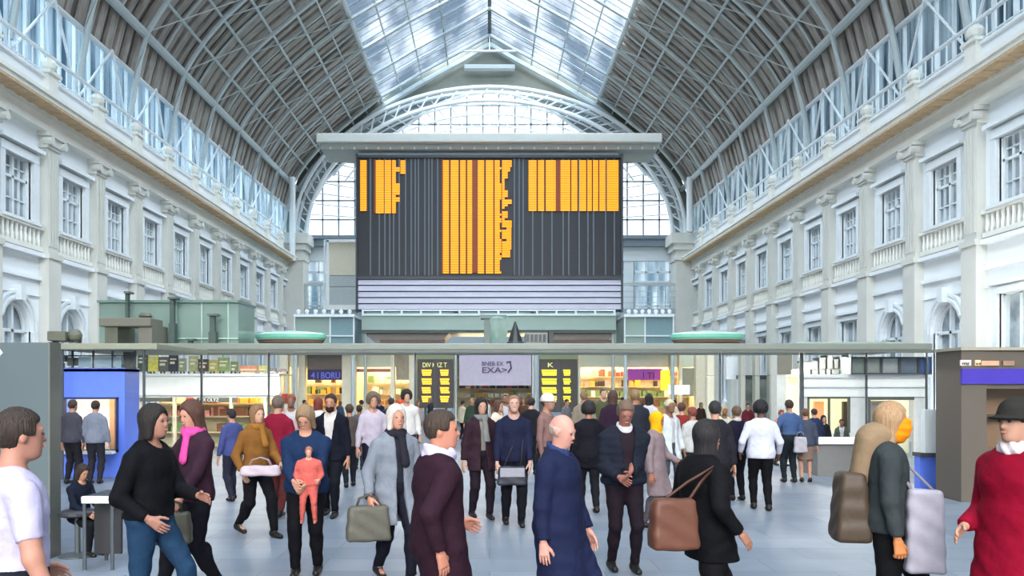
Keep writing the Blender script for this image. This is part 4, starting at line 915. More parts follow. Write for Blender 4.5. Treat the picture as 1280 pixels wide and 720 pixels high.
    for hp, k, an in ((hipL, kL, la), (hipR, kR, ra_)):
        u, _ = cone(P, hp, k, .088*bulk, .056); c, tt = cone(P, k, an, .054, .036); m = (k+an)/2+(an-k)*-.18+np.array([0, .022, 0])
        cc = ell(P, m, (.05, .052, .12)); leg.append((smin(smin(u, c, .025), cc, .03), an))
    # head
    skull = ell(H, (0, .012, .026), (.077, .095, .096)); head = smin(skull, ell(H, (0, -.034, -.03), (.06, .06, .085)), .03); head = smin(head, ell(H, (0, -.052, -.092), (.034, .036, .028)), .03)
    nose, _ = cone(H, (0, -.092, .006), (0, -.104, -.028), .007, .012); head = smin(head, nose, .012)
    br_, _ = cone(H, (.032, -.083, .024), (-.032, -.083, .024), .012, .012); head = smin(head, br_, .014)
    for s in (-1, 1):
        head = smin(head, ell(H, (s*.078, .012, -.008), (.010, .02, .031)), .008); head = smax(head, -ell(H, (s*.031, -.100, .004), (.017, .014, .011)), .01)
    nk, _ = cone(Ph, T(0, .015, 1.42), hc+np.array([0, .02, -.05]), .058, .052); headn = smin(head, nk, .03)
    Hf = full(headn)
    body = smin(tor, Hf, .04)
    for a_ in arm: body = smin(body, a_[0], .03)
    for l_ in leg:
        body = smin(body, l_[0], .03); ft, _ = cone(P, l_[1]+np.array([0, .03, -.05]), l_[1]+np.array([0, -.13, -.06]), .034, .028); body = smin(body, ft, .03)
    V, Q = nets(body, lo, v)
    # hands joined on to the wrists
    VV = [V]; QQ = [Q]; n0 = len(V)
    for sgn, (e, w), kind in ((1, (eL, wL), hands[0]), (-1, (eR, wR), hands[1])):
        d = w-e; d /= np.linalg.norm(d); hint = np.array([-.25*sgn, -1., .15]) if abs(d[1]) < .8 else np.array([-.3*sgn, 0, 1.]); t = hint-(hint@d)*d; t /= np.linalg.norm(t)
        nrm = np.cross(d, t); 
        if (nrm@np.array([-sgn, .0, -.15])) < 0: nrm = -nrm
        M = np.stack([t, nrm, d], 0); hv, hq = HANDS[kind]; w2 = hv@M+w+d*.004
        q = hq if np.linalg.det(M) > 0 else hq[:, ::-1]; VV.append(w2); QQ.append(q+n0); n0 += len(hv)
    meshobj('body', np.concatenate(VV), np.concatenate(QQ), rgbm('skin', skin, .55, .05), root)
    def add(nm, f, c, rough=.8, z0=None):
        o = lo.copy()
        if z0 is not None: o[2] += z0*v
        V, Q = nets(f, o, v)
        if len(V): return meshobj(nm, V, Q, rgbm(nm if nm in ('hair', 'shoe') else 'cloth', c, rough), root)
    ph = px*1.7; wr = .0026*(np.sin(P[..., 2]*31+P[..., 0]*11+ph)*np.sin(P[..., 0]*17+P[..., 1]*14+1+ph)+.8*np.sin(P[..., 2]*52-np.abs(P[..., 0])*38+P[..., 1]*20+ph)*np.clip((1.25-P[..., 2])*2, .25, 1))
    # lower garment
    legs = smin(leg[0][0], leg[1][0], .02); z = P[..., 2]
    tcut = 1.03+dz if sit is None else 1.05+dz
    lows = smin(legs, tor+.012, .03)
    if bottomkind in ('trousers', 'jeans', 'wide'):
        inf = {'trousers': .016, 'jeans': .010, 'wide': .026}[bottomkind]
        g = smin(leg[0][0]-inf, leg[1][0]-inf, .008); g = smin(g, smin(ell(P, T(0, .012, .94), (.172*bulk, .118*bulk, .13)), ell(P, T(0, 0, 1.0), (.15*bulk, .108*bulk, .16)), .03)-.012, .03)+wr
        g = smax(g, z-tcut, .01)
        for _, an in leg:
            g = smax(g, -(np.linalg.norm((P-an.astype(np.float32))*np.array([1, .7, 1], np.float32)-np.array([0, 0, -.10], np.float32), axis=-1)-.10), .01)
        add('trousers' if bottomkind != 'jeans' else 'jeans', g, bottom)
    elif bottomkind in ('skirt', 'longskirt'):
        zb = .52 if bottomkind == 'skirt' else .2
        g, _ = cone(P, T(0, .01, .98), (0, .01+(kL[1]+kR[1])*.25, zb), .155, .2 if zb < .3 else .185, .75); g = smin(g, legs-.02, .03)+wr; g = smax(smax(g, z-tcut, .01), zb-z, .01); add('skirt', g, bottom)
    # shoes
    for _, an in leg:
        tilt = -.02 if an[2] < .12 else -.075
        f_, _ = cone(P, an+np.array([0, .035, -.045]), an+np.array([0, -.145, -.052+tilt*.5]), .046, .036); f_ = smin(f_, ell(P, an+np.array([0, .02, -.02]), (.045, .055, .05)), .03)
        if an[2] < .12: f_ = smax(f_, .002-z, .006)
        add('shoe', f_, shoes, .45)
    # upper garment
    inf = {'shirt': .009, 'sweater': .016, 'jacket': .022, 'coat': .024, 'puffer': .036, 'dress': .012}[topkind]
    g = tor-inf
    arms_g = []
    for af, ff, tt, w in arm:
        cut = smax(af-inf*.8, np.where(tt > 0, (tt-sleeve)*.25, -1), .01) if sleeve > 0 else smax(af-inf, ff*-1+.05, .01)
        if sleeve > 0: cut = np.maximum(af-inf*.8, np.where(tt > 0, (tt-sleeve)*.25, -1))
        g = smin(g, cut, .02)
    zh = hem+dz if sit is None else max(hem+dz, hz-.02)
    if zh < .9+dz and sit is None:
        my = (kL[1]+kR[1])*.35 if zh < .7 else 0
        sk, _ = cone(P, T(0, .005, 1.05), (0, .01+my, zh), .15*bulk+inf, .165*bulk+inf+flare, .74); g = smin(g, sk, .05)
        if zh < .8: g = smin(g, smax(smin(leg[0][0], leg[1][0], .05)-inf-.012, z-.95, .02), .04)
    if topkind == 'puffer': g = g-.007*np.abs(np.sin(z*42))
    g = g+wr*(1.4 if topkind != 'shirt' else 1); g = smax(g, zh-z, .008)
    nkc, _ = cone(P, T(0, -.05, 1.49), T(0, .01, 1.62), .068, .085); g = smax(g, -nkc, .012); g = smax(g, z-(1.50+dz), .012)
    for _, _, tt_, w in arm: pass
    if front is not None:      # open front with an inner layer showing
        ww = (.022+.06*np.clip((z-dz-1.0)/.45, 0, 1)) if topkind != 'coat' else (.03+.05*np.abs(z-dz-1.15))
        inner = smax(smax(tor-.009+wr, (.9+dz)-z, .008), -nkc, .012); inner = smax(inner, z-(1.49+dz), .01); add('inner_shirt', smax(inner, P[..., 1]-.02, .01), front)
        g = smax(g, -np.maximum(np.abs(P[..., 0])-ww, P[..., 1]-.0), .006)
    add({'puffer': 'jacket'}.get(topkind, topkind), g, top)
    if collar is not None:
        c, _ = cone(Ph, T(0, .0, 1.43), T(0, .012, 1.54), .088, .080); c = smax(c, Ph[..., 2]+.35*Ph[..., 1]*-1-(1.525+dz), .006); c = smax(c, -(nk+0.0)-.0, .004); c2, _ = cone(Ph, T(0, -.012, 1.42), T(0, -.006, 1.6), .052, .058); c = smax(c, -c2, .006); add('collar', c, collar, z0=zi)
    if scarf is not None:
        th = np.arctan2(H[..., 0], -H[..., 1]); q = Ph-np.array(T(0, -.01, 1.475), np.float32); rr = np.sqrt(q[..., 0]**2+(q[..., 1]*1.05)**2); c = np.sqrt((rr-.078)**2+(q[..., 2]*.75)**2)-.034+.006*np.sin(th*7+q[..., 2]*60)
        if scarf[1] > 0:
            e, _ = cone(Ph, T(.03, -.10, 1.44), T(.05, -.15, 1.44-scarf[1]), .04, .05, .5); c = smin(c, e, .03)
        add('scarf', c, scarf[0], z0=zi)
    # hair and headgear
    fb = ell(H, (0, -.115, -.045), (.078, .085, .125)) 
    hcol = hair
    if hairkind != 'none':
        if hairkind == 'bald':
            hr = smax(skull-.007, H[..., 2]-.03, .01); hr = smax(hr, -.025-H[..., 1], .01); hr = smax(hr, -.07-H[..., 2], .01)
        elif hairkind == 'hijab':
            hr = smin(skull-.022, ell(H, (0, -.01, -.08), (.085, .09, .1)), .04); q_, _ = cone(Ph, T(0, .0, 1.5), T(0, .0, 1.4), .085, .14, .8); hr = smin(hr, q_, .05); hr = smax(hr, -ell(H, (0, -.11, -.03), (.052, .07, .08)), .008)
        else:
            ths = np.arctan2(H[..., 0], H[..., 1]-.02); hr = skull-(.017 if hairkind in ('long', 'bob') else .013)-.0035*np.sin(ths*17+3*np.sin(H[..., 2]*30))
            if hairkind in ('long', 'bob'):
                Ls = .30 if hairkind == 'long' else .14
                e, _ = cone(H, (0, .03, 0), (0, .055, -Ls), .088, .075, .8); hr = smin(hr, e, .03)
                for s in (-1, 1): e, _ = cone(H, (s*.065, -.0, 0), (s*.075, -.01, -Ls*.8), .03, .026); hr = smin(hr, e, .03)
                hr = smax(hr, -(tor.min()*0+smin(nk, Hf[:, :, zi:]*0+9, .01)-.0), .001)
            else:
                hr = smax(hr, -.075-H[..., 2], .01); hr = smax(hr, -np.maximum(H[..., 2]+.004, H[..., 1]-.024), .008); hr = smax(hr, -np.maximum(H[..., 2]-.058, H[..., 1]+.05), .01)
                if hairkind == 'bun': hr = smin(hr, ell(H, (0, .10, .06), (.045, .045, .045)), .02)
                if hairkind == 'afro': hr = smin(hr, skull-.045-.008*np.sin(H[..., 0]*120)*np.sin(H[..., 1]*110)*np.sin(H[..., 2]*100), .02); hr = smax(hr, -.06-H[..., 2], .01)
            if hairkind in ('long', 'bob'): fb = ell(H, (0, -.12, -.05), (.088, .095, .132))
            hr = smax(hr, -fb, .01); hr = smax(hr, -ell(H, (0, -.12, .0), (.06, .06, .06)), .01)
        add('headscarf' if hairkind == 'hijab' else 'hair', hr, hcol, .85 if hairkind == 'hijab' else .6, z0=zi)
    if beard is not None:
        bd = smax(smin(ell(H, (0, -.045, -.085), (.062, .062, .055)), ell(H, (0, -.06, -.10), (.04, .045, .035)), .02), -ell(H, (0, -.11, -.056), (.022, .02, .007)), .004); bd = smax(bd, H[..., 2]+.048, .008); add('beard', bd, beard, z0=zi)
    if mask is not None:
        bd = smin(ell(H, (0, -.05, -.04), (.078, .086, .10)), ell(H, (0, -.02, -.1), (.09, .09, .06)), .03)-.004*np.sin(H[..., 2]*120); add('face_scarf', smax(bd, H[..., 2]-.03, .01), mask, z0=zi)
    if hat is not None:
        hh = smax(skull-.024, .015-H[..., 2], .006)
        if hat[1] == 'brim': e = ell(H, (0, -.01, .022), (.15, .165, .011)); hh = smin(hh, e, .012); hh = smin(hh, ell(H, (0, .01, .075), (.085, .095, .06)), .02)
        elif hat[1] == 'cap': e = ell(H, (0, -.11, .03), (.062, .075, .009)); hh = smin(hh, e, .012)
        elif hat[1] == 'beanie': hh = smin(hh, skull-.03, .01); hh = smax(hh, .0-H[..., 2], .006)
        add('hat', hh, hat[0], z0=zi)
    if hood is not None:
        e = ell(H, (0, .05, -.1), (.11, .10, .10)); q_, _ = cone(Ph, T(0, .11, 1.48), T(0, .17, 1.24), .12, .09, .8); e = smin(e, q_, .05); add('hood', smax(e, -ell(H, (0, -.02, -.06), (.085, .085, .12)), .01), hood, z0=zi)
    if D < 14:
        for nm, cs, r_, c in (('eye', (( .031, -.088, .004),), (.011, .008, .007), (40, 30, 28)), ('eye', ((-.031, -.088, .004),), (.011, .008, .007), (40, 30, 28)), ('lips', ((0, -.099, -.058),), (.022, .009, .007), (170, 104, 94))):
            m = MB()
            for cc in cs:
                pr = [(math.sin(math.pi*(i+.02)/6.04), -math.cos(math.pi*(i+.02)/6.04)) for i in range(7)]
                i0 = len(m.v); m.lathe((0, 0, 0), pr, 8)
                for i in range(i0, len(m.v)):
                    w_ = Rh@(np.array(m.v[i])*np.array(r_)+np.array(cc))+hc; m.v[i] = tuple(float(x_) for x_ in w_)
            if not (mask is not None and nm == 'lips'): m.build(nm, mat('face_'+nm, c, .4), root, smooth=True)
    sc_ = h/1.75; ca, sa = math.cos(math.radians(yaw)), math.sin(math.radians(yaw))
    def world(p): p = np.array(p, float)*sc_; return Vector((root.location.x+ca*p[0]-sa*p[1], D+sa*p[0]+ca*p[1], zbase+p[2]))
    return dict(root=root, lw=world(wL+(wL-eL)/np.linalg.norm(wL-eL)*.09), rw=world(wR+(wR-eR)/np.linalg.norm(wR-eR)*.09), ls=world(shL+np.array([-.03, 0, .06])), rs=world(shR+np.array([.03, 0, .06])), hip=world(T(0, 0, 1.0)), chest=world(T(0, -.14, 1.25)), w=world)
def bag(label, p, sz, c, yaw=0, straps=None, kind='handbag', cat='bag', flap=None):
    """soft bag hanging with its top at p; sz = width, depth, height"""
    w, d, hgt = sz; t = thing(kind, label, cat, tuple(p)); t.rotation_euler.z = math.radians(yaw)
    v = max(.008, min(sz)/12); lo = (-w*.7, -d*.9, -hgt*1.12); P = grid(lo, (w*.7, d*.9, .06), v)
    q = np.abs(P-np.array((0, 0, -hgt/2), np.float32)); zz = (P[..., 2]+hgt)/hgt; r = .035
    dd = q-np.array([0, 0, hgt/2-r], np.float32); dd[..., 0] -= (w/2-r)*(1.04-.16*zz); dd[..., 1] -= np.maximum(.0, (d/2-r)*(1.15-.5*zz))
    f = np.linalg.norm(np.maximum(dd, 0), axis=-1)+np.minimum(dd.max(-1), 0)-r+.004*np.sin(P[..., 2]*40+P[..., 0]*25)
    V, Q = nets(f, lo, v); meshobj('bag_body', V, Q, rgbm('leather', c, .5, .2), t)
    m = MB()
    if straps is None:
        for s in (-1, 1): m.tube([(-w*.28, s*d*.2, -.02), (-w*.2, s*d*.15, .07), (0, s*d*.1, .1), (w*.2, s*d*.15, .07), (w*.28, s*d*.2, -.02)], .008, 6)
    else:
        Mi = (Matrix.Translation(Vector(p)) @ Matrix.Rotation(math.radians(yaw), 4, 'Z')).inverted(); a = Mi @ Vector(straps)
        m.tube([(-w*.3, 0, -.03), ((-w*.3+a.x)/2*1.0, a.y*.5, a.z*.5), tuple(a), ((w*.3+a.x)/2, a.y*.5, a.z*.5), (w*.3, 0, -.03)], .011, 6)
    m.build('strap', rgbm('leather', tuple(int(x*.8) for x in c), .5, .1), t, smooth=True)
    if flap is not None:
        m = MB(); m.box(-w*.42, w*.42, -d*.62, -d*.5, -hgt*.55, -.02); m.build('flap', rgbm('leather', flap, .5, .1), t, bevel=.01)
    return t
# ------------------------------------------------------------------ the walkers
def who(px, ytop, D, yaw, label, **k):
    return person(px, D, HC-(ytop-CY)*D/F, yaw, label, **k)
G1 = 'walkers crossing the near concourse'; G2 = 'travellers standing in the middle distance'; G3 = 'far crowd in front of the lit shops'
BK = (20, 21, 27); NV = (26, 34, 62); GY = (110, 112, 118)
p = who(16, 508, 3.95, 136, 'person in lavender white short sleeved shirt and dark trousers, back turned at left edge', group=G1, top=(184, 178, 208), topkind='shirt', hem=.98, bottom=(30, 32, 44), hair=(52, 40, 34), bulk=1.22, sleeve=0, lf=(0, .2, 0), rf=(0, -.15, 0), rh=(-.33, -.08, .86), lh=(.28, -.2, .95), skin=(190, 136, 116), res=.012)
m_ = MB(); 
t_ = thing('wristwatch', 'pale watch on the wrist of the person in the lavender white shirt', 'watch', p['rw'])
m_.lathe((0, 0, 0), [(.034, -.012), (.037, -.006), (.037, .006), (.034, .012)], 14); m_.build('watch_band', rgbm('leather', (212, 190, 186), .4, .05), t_, smooth=True)
m_ = MB(); m_.lathe((-.0, -.036, 0), [(.014, -.012), (.016, 0), (.014, .012)], 10); m_.build('watch_face', steelw, t_); t_.location = p['rw']+Vector((0, 0, .085))
who(188, 499, 6.2, 78, 'person in black jacket and blue jeans, dark bobbed hair, walking right by the blue kiosk', group=G1, top=(17, 17, 22), topkind='jacket', hem=.93, bottom=(36, 68, 100), bottomkind='jeans', hair=(30, 24, 22), hairkind='bob', lf=(0, .3, 0), rf=(0, -.3, .06), lh=(.1, -.34, 1.08), rh=(-.2, -.12, .95), bulk=1.12, skin=(172, 122, 104))
p = who(243, 498, 7.5, -35, 'person with long brown hair and bright pink scarf, carrying an olive grey bag', group=G1, top=(60, 36, 52), topkind='jacket', hem=.86, bottom=(24, 24, 32), hair=(84, 56, 44), hairkind='long', scarf=((214, 74, 150), .2), lf=(0, -.15, .02), rf=(.02, .28, 0), rh=(-.18, -.36, 1.06), lh=(.2, -.3, .88), hands=('grip', 'relaxed'), skin=(204, 148, 124), hpitch=14)
bag('olive grey slouchy handbag held by the person in the pink scarf', p['lw']+Vector((0, -.05, -.02)), (.34, .16, .28), (84, 80, 68), 10)
who(99, 557, 9.3, 62, 'person in dark navy seated on a stool at the small dark table', group=G1, top=(24, 30, 48), topkind='sweater', bottom=(24, 26, 34), hair=(48, 36, 30), hairkind='bob', sit=.53, lf=(0, .42, 0), rf=(0, .38, 0), lh=(.1, -.38, 1.02), rh=(-.12, -.36, 1.0), lean=.08, hpitch=20, skin=(190, 142, 112))
p = who(383, 507, 8.3, 4, 'person with ash blond hair and blue jacket bending over a child in coral clothes', group=G1, top=(30, 54, 92), topkind='jacket', hem=.84, bottom=(18, 18, 24), hair=(150, 122, 92), hairkind='bob', hpitch=34, hyaw=-10, lh=(.06, -.33, .98), rh=(-.07, -.33, 1.0), lf=(.02, 0, 0), rf=(0, .12, 0), bulk=1.2, skin=(206, 150, 124), lean=.06)
person(386, 8.0, .76, 8, 'small child in coral red romper carried against the blue jacket', group=None, top=(200, 96, 88), topkind='sweater', bottom=(192, 92, 84), hair=(176, 110, 84), shoes=(196, 110, 96), skin=(222, 160, 142), zbase=.58, lf=(.05, .1, 0), rf=(-.05, .1, 0), bulk=1.45, res=.03, hpitch=12, lh=(.24, -.2, 1.0), rh=(-.24, -.2, 1.0))
p = who(320, 503, 10.4, 48, 'person in an ochre brown wrap and dark trousers carrying a pinkish white bag', group=G1, top=(150, 100, 46), topkind='jacket', hem=.9, bottom=(22, 22, 28), hair=(140, 104, 72), hairkind='long', scarf=((176, 120, 50), .2), lf=(0, .3, 0), rf=(0, -.25, .05), lh=(.18, -.3, .98), rh=(-.26, -.1, .9), skin=(206, 158, 132))
bag('pinkish white soft bag held by the person in the ochre wrap', Vector((X(325, 10), 10.02, Z(582, 10))), (.5, .16, .13), (224, 204, 214), 5)
who(347, 494, 11.9, 175, 'person in crimson jacket and dull red trousers walking away behind the ochre wrap', group=G2, top=(150, 26, 56), hem=.86, bottom=(110, 50, 50), hair=(110, 96, 84), lf=(0, .15, 0), rf=(0, -.15, .02))
who(414, 492, 12.0, -4, 'person with dark beard in black suit and pale open collar beside the blue jacket', group=G2, top=(20, 24, 38), topkind='jacket', front=(200, 194, 190), hem=.8, bottom=(20, 22, 32), hair=(56, 36, 28), beard=(66, 44, 36), collar=(206, 196, 190), lf=(0, .18, 0), rf=(0, -.1, 0), skin=(186, 130, 106), bulk=1.1)
p = who(494, 504, 8.0, 28, 'white haired person in long light grey coat with a khaki bag in hand', group=G1, top=(146, 154, 166), topkind='coat', hem=.6, flare=.01, front=(40, 42, 54), bottom=(26, 28, 40), hair=(214, 204, 196), hairkind='bob', scarf=((44, 44, 54), .25), lf=(0, .2, 0), rf=(0, -.2, .03), rh=(-.30, -.1, .88), hands=('relaxed', 'grip'), bulk=1.08, skin=(198, 142, 118))
bag('khaki grey slouchy bag hanging from the hand of the light grey coat', p['rw']+Vector((-.02, 0, -.0)), (.42, .18, .34), (104, 100, 88), 15)
p = who(547, 504, 5.25, 118, 'person in long dark maroon coat with lilac white collar and blue jeans striding right', group=G1, top=(50, 27, 40), topkind='coat', hem=.66, bottom=(40, 62, 120), bottomkind='jeans', hair=(64, 50, 40), collar=(196, 190, 216), lf=(0, .34, 0), rf=(0, -.3, .06), lh=(.3, -.3, 1.0), rh=(-.26, .1, .92), bulk=1.12, skin=(200, 134, 110), hyaw=-28, scarf=((196, 188, 214), 0), res=.012)
p = who(601, 497, 11.8, 18, 'person with long black hair and pale grey patterned scarf right of the maroon coat', group=G2, top=(58, 36, 48), topkind='coat', hem=.7, front=(150, 148, 140), bottom=(40, 30, 40), hair=(24, 20, 22), hairkind='long', scarf=((150, 150, 146), .32), lf=(0, .15, 0), rf=(0, -.1, 0), bulk=.98, skin=(196, 150, 128))
p = who(642, 494, 11.2, 4, 'person in navy blue sweater looking up, between the black haired person and the bald head', group=G2, top=(34, 38, 66), topkind='sweater', hem=.86, bottom=(28, 28, 36), hair=(150, 112, 88), hpitch=-16, collar=(196, 156, 148), lh=(.2, -.2, .82), rh=(-.24, -.16, .82), lf=(0, .12, 0), rf=(0, -.12, 0), bulk=1.12, skin=(206, 160, 140))
bag('white edged black satchel at the hip of the navy sweater', Vector((X(640, 10.9), 10.93, Z(583, 10.9))), (.4, .12, .26), (58, 60, 72), 4, straps=p['ls'], flap=(180, 178, 190))
who(698, 514, 6.05, 62, 'bald person in long navy blue overcoat walking right in the centre', group=G1, top=(30, 38, 72), topkind='coat', hem=.5, flare=.02, bottom=(26, 26, 40), hair=(196, 170, 156), hairkind='bald', hpitch=16, collar=(52, 70, 120), lf=(0, .25, 0), rf=(0, -.25, .03), bulk=1.25, skin=(208, 152, 136), lh=(.26, -.16, .8))
who(683, 493, 12.6, 60, 'person in white brimmed hat and dusty rose top behind the bald head', group=G2, top=(160, 122, 116), topkind='shirt', hem=.85, bottom=(60, 50, 56), hair=(96, 66, 52), hat=((224, 214, 212), 'brim'), skin=(186, 136, 116))
p = who(780, 501, 8.4, 6, 'person in black quilted jacket with pale collar and folded forearms facing the camera', group=G1, top=(34, 38, 52), topkind='puffer', hem=.9, front=(44, 32, 42), bottom=(38, 28, 38), bottomkind='jeans', hair=(112, 90, 74), hpitch=26, collar=(196, 192, 198), lh=(-.04, -.30, 1.03), rh=(-.12, -.26, 1.0), lf=(.01, .05, 0), rf=(-.01, -.08, 0), bulk=1.16, skin=(160, 106, 90), lean=.03)
who(819, 515, 11.0, 58, 'person in golden yellow headscarf and mauve grey coat', group=G2, top=(158, 138, 142), topkind='coat', hem=.5, bottom=(96, 90, 96), hair=(236, 172, 24), hairkind='hijab', lf=(0, .12, 0), rf=(0, -.12, 0), lh=(.2, -.3, 1.0), bulk=1.05, skin=(168, 106, 82))
p = who(880, 516, 6.1, 112, 'person with long black hair in bulky black coat striding right with a brown shoulder bag', group=G1, top=(16, 16, 20), topkind='coat', hem=.7, bottom=(22, 20, 24), hair=(32, 28, 30), hairkind='long', lf=(0, .42, 0), rf=(0, -.3, .06), bulk=1.3, lh=(.3, -.12, .9), rh=(-.36, -.05, .95), skin=(170, 120, 100), shoes=(60, 44, 40))
bag('large brown leather shoulder bag carried behind the black coat', Vector((X(840, 5.7), 5.66, Z(622, 5.7))), (.34, .17, .36), (112, 66, 48), 8, straps=p['rs']+Vector((-.03, -.05, .0)))
p = who(951, 502, 12.6, 172, 'person with short black hair in loose white shirt and black trousers, back turned', group=G2, top=(206, 208, 222), topkind='sweater', hem=.84, bottom=(20, 20, 24), hair=(28, 26, 30), hairkind='afro', lf=(0, .1, 0), rf=(0, -.12, 0), bulk=1.22, rh=(-.3, -.1, .9), lh=(.3, -.1, .92), skin=(120, 82, 66))
p = who(987, 500, 16.1, 182, 'person in blue denim shirt with a dark bag strap, seen from behind', group=G2, top=(84, 112, 160), topkind='shirt', hem=.98, bottom=(38, 46, 52), hair=(66, 48, 42), bulk=1.15, lf=(0, .06, 0), lh=(.3, -.1, .95), res=.022)
bag('small dark navy bag hanging by the left hip of the denim shirt', Vector((X(968, 15.9), 15.9, Z(553, 15.9))), (.28, .12, .2), (40, 50, 70), 0, straps=p['ls'])
p = who(1007, 511, 16.2, 168, 'bare legged person in slate cardigan and short tan skirt near the counter', group=G2, top=(84, 92, 112), topkind='sweater', hem=.86, bottom=(160, 134, 120), bottomkind='skirt', hair=(120, 86, 66), hairkind='bun', bulk=1.05, skin=(206, 150, 126), res=.022)
bag('white tote hanging beside the slate cardigan', Vector((X(1000, 15.95), 15.93, Z(546, 15.9))), (.26, .1, .32), (212, 208, 216), 0)
who(921, 508, 13.6, 186, 'person in navy jacket between the black coat and the loose white shirt', group=G2, top=(36, 34, 56), topkind='jacket', hem=.85, bottom=(30, 30, 38), hair=(104, 80, 60), collar=(210, 200, 200))
p = who(1108, 499, 5.95, 74, 'person with sandy hood and orange face scarf in dark grey leather jacket', group=G1, top=(64, 70, 74), topkind='jacket', hem=.86, bottom=(20, 20, 24), hair=(176, 140, 104), hairkind='long', mask=(232, 136, 20), hood=(170, 142, 112), lf=(0, .25, 0), rf=(0, -.25, .04), rh=(-.27, -.02, .84), lh=(.28, -.16, .88), hands=('grip', 'grip'), skin=(212, 134, 78), bulk=1.08, hpitch=6)
bag('dark brown rucksack on the back of the person with the sandy hood', Vector((X(1064, 6.0), 6.02, Z(590, 6.0))), (.3, .24, .52), (84, 68, 52), 80, straps=p['ls']+Vector((-.02, 0, .0)), kind='rucksack')
bag('white shopping bag on the right arm side of the leather jacket', Vector((X(1158, 5.7), 5.72, Z(612, 5.7))), (.26, .12, .6), (204, 196, 210), -12, straps=p['ls']+Vector((.02, -.05, 0)))
who(1276, 497, 4.95, -74, 'person in bright crimson coat, white neck scarf and dark brimmed hat at right edge', group=G1, top=(160, 8, 44), topkind='coat', hem=.6, flare=.02, bottom=(30, 26, 34), hair=(44, 38, 36), hat=((52, 50, 48), 'brim'), scarf=((226, 214, 216), .0), lf=(0, .2, 0), rf=(0, -.2, .02), bulk=1.3, lh=(.3, -.1, .86), rh=(-.2, -.2, 1.0), res=.012)
who(90, 500, 15.9, 172, 'person in dark grey at the serving window of the blue kiosk, left of the two', group=G2, top=(84, 84, 96), bottom=(40, 40, 48), hair=(70, 54, 46), bulk=.95)
who(119, 501, 15.9, 186, 'person in pale blue grey top at the serving window, right of the two', group=G2, top=(150, 158, 178), bottom=(52, 52, 62), hair=(60, 46, 40), bulk=1.0)
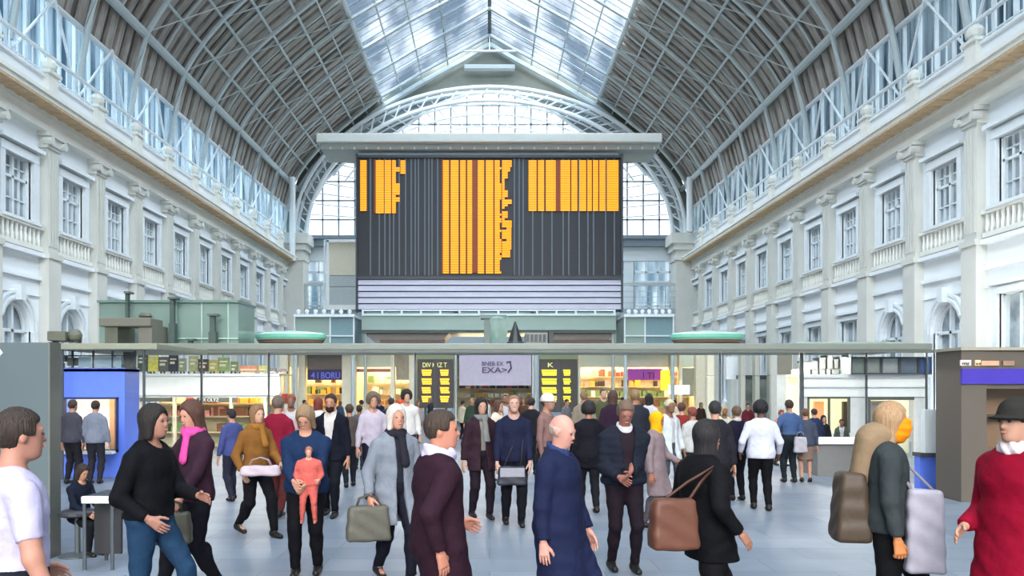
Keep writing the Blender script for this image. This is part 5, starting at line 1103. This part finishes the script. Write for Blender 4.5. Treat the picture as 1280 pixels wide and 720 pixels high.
mid = [
 (290, 511, 13.6, -130, 'person in periwinkle blue jacket behind the pink scarf and the ochre wrap', (84, 94, 156), (50, 52, 70), (44, 38, 40), 'short'),
 (364, 493, 15.2, 10, 'person with russet hair and rose top behind the ash blond head', (190, 150, 150), (60, 50, 60), (150, 78, 56), 'short'),
 (397, 497, 16.2, 150, 'person with dark red hair and white top left of the bearded face', (216, 208, 206), (70, 66, 72), (126, 58, 48), 'bob'),
 (437, 505, 15.4, 200, 'person in brown grey jacket just right of the bearded face', (98, 86, 80), (44, 44, 52), (74, 56, 46), 'short'),
 (466, 492, 13.8, 20, 'person with tousled grey brown hair in lilac white top left of the white haired one', (190, 178, 192), (32, 34, 54), (112, 94, 78), 'afro'),
 (449, 506, 18.5, 180, 'short dark haired person in slate top behind the lilac white top', (96, 104, 116), (50, 52, 60), (44, 34, 32), 'short'),
 (508, 488, 17.0, 15, 'person with curly black hair and white shirt under the left timetable board', (222, 218, 214), (60, 60, 70), (48, 38, 36), 'afro'),
 (489, 497, 20.0, 190, 'person in charcoal coat left of the curly black hair', (58, 58, 64), (40, 40, 46), (56, 46, 40), 'short'),
 (622, 500, 16.4, 60, 'person with a cream blouse between the black hair and the navy sweater', (222, 206, 190), (80, 70, 72), (90, 62, 48), 'bob'),
 (632, 492, 21.0, 0, 'person in tan coat directly behind the navy sweater', (180, 140, 108), (70, 60, 58), (96, 66, 44), 'short'),
 (664, 497, 17.5, 170, 'person in black jacket left of the white brimmed hat', (40, 38, 46), (36, 36, 42), (50, 38, 36), 'short'),
 (736, 503, 12.4, 184, 'dark haired person in black coat left of the quilted jacket, back turned', (28, 28, 36), (30, 30, 38), (36, 32, 32), 'afro'),
 (730, 489, 18.0, 170, 'person with dark blond hair and beige jacket under the right timetable board', (176, 160, 140), (70, 66, 66), (142, 112, 82), 'short'),
 (766, 488, 16.0, 176, 'person in plum jacket behind the left shoulder of the quilted jacket', (62, 42, 60), (40, 36, 46), (88, 64, 54), 'bob'),
 (754, 485, 20.5, 10, 'tall person in olive jacket left of the plum jacket', (104, 106, 70), (50, 50, 50), (84, 80, 50), 'short'),
 (794, 487, 15.0, 188, 'person with sandy hair in charcoal jacket behind the right shoulder of the quilted jacket', (52, 56, 68), (40, 42, 52), (150, 120, 84), 'short'),
 (811, 492, 18.4, 160, 'person with black bobbed hair and pale shirt above the yellow headscarf', (206, 204, 210), (60, 60, 68), (40, 34, 36), 'bob'),
 (836, 499, 13.9, 30, 'person in silver white jacket right of the yellow headscarf', (206, 214, 216), (90, 92, 100), (214, 206, 170), 'short'),
 (852, 503, 15.6, 170, 'person in brick red jacket right of the silver white jacket', (158, 56, 52), (44, 40, 44), (96, 58, 48), 'short'),
 (866, 509, 14.2, 200, 'person with auburn hair and grey white coat left of the long black hair', (190, 190, 188), (50, 52, 58), (140, 70, 58), 'short'),
 (894, 501, 11.2, 175, 'person in dark coat whose round dark head rises behind the long black hair', (44, 44, 50), (30, 30, 38), (46, 44, 46), 'short'),
 (905, 507, 17.6, 0, 'person in primrose yellow top behind the navy jacket', (216, 204, 150), (90, 84, 78), (196, 176, 130), 'bob'),
 (1018, 511, 18.6, 180, 'person in dark blue dress at the left end of the service counter', (52, 64, 96), (46, 54, 84), (70, 46, 44), 'bun'),
 (976, 512, 19.5, 20, 'person in coral top behind the denim shirt', (206, 120, 104), (60, 60, 70), (120, 60, 52), 'short'),
 (1029, 519, 19.3, 0, 'assistant in black behind the left end of the service counter', (40, 42, 50), (40, 42, 50), (40, 34, 34), 'bob'),
 (1052, 524, 19.6, -20, 'assistant in grey green behind the middle of the service counter', (96, 106, 96), (50, 56, 52), (60, 46, 40), 'short')]
for i, (px, yt, D, yaw, lab, tc_, bc_, hc_, hk) in enumerate(mid):
    st_ = .12*((i*7) % 3-1)
    who(px, yt, D, yaw, lab, group=G2, top=tc_, topkind=('jacket', 'sweater', 'coat')[i % 3], hem=(.86, .86, .7)[i % 3], bottom=bc_, hair=hc_, hairkind=hk, front=(None, (190, 188, 190), None, (60, 54, 60))[(i*5) % 4], lf=(0, st_, 0), rf=(0, -st_, 0), bulk=1+.06*((i*5) % 4-1), res=.019 if D < 13 else .025, skin=((200, 150, 126), (180, 128, 104), (212, 164, 142), (140, 98, 78))[(i*3) % 4])
far = [(474, 499, 30, 'navy blue coat below the left shop sign rail', (44, 50, 80)), (521, 500, 27, 'pale pink coat under the left timetable board', (210, 170, 170)), (578, 501, 29, 'cream coat at the left post of the lavender sign', (214, 200, 176)), (590, 498, 25, 'dark green jacket beneath the lavender sign, left part', (50, 70, 58)), (610, 499, 31, 'bright white jacket beneath the lavender sign, middle', (226, 222, 216)), (655, 497, 28, 'brown coat beneath the lavender sign, right part', (120, 84, 62)), (708, 499, 26, 'grey jacket under the right timetable board', (120, 122, 128)), (745, 499, 31, 'red jacket in front of the long bright shop', (170, 60, 54)), (778, 496, 33, 'sky blue jacket below the purple shop sign', (130, 156, 190)), (803, 498, 29, 'black coat below the right end of the purple shop sign', (36, 34, 40)), (843, 500, 27, 'ivory coat below the glowing white light box', (224, 214, 190)), (876, 503, 30, 'dark brown coat by the narrow cream column', (76, 58, 48)), (380, 500, 30, 'rose pink coat in front of the navy shop sign pillar', (196, 130, 134)), (425, 501, 33, 'slate blue coat below the navy shop sign', (86, 100, 128)), (452, 500, 26, 'oatmeal jumper left of the bright shop doorway', (196, 184, 160)), (538, 497, 32, 'charcoal jacket behind the left timetable board edge', (60, 60, 66)), (935, 504, 26, 'burgundy jacket in front of the glass door screen', (116, 44, 56))]
for i, (px, yt, D, lab, c) in enumerate(far):
    who(px, yt, D, (i*67) % 360, 'distant person in '+lab, group=G3, top=c, topkind='coat', hem=.75, bottom=((40, 40, 48), (70, 66, 70))[i % 2], hair=((50, 40, 36), (120, 88, 62), (30, 28, 30), (150, 120, 90))[i % 4], hairkind=('short', 'bob')[i % 2], res=.03)
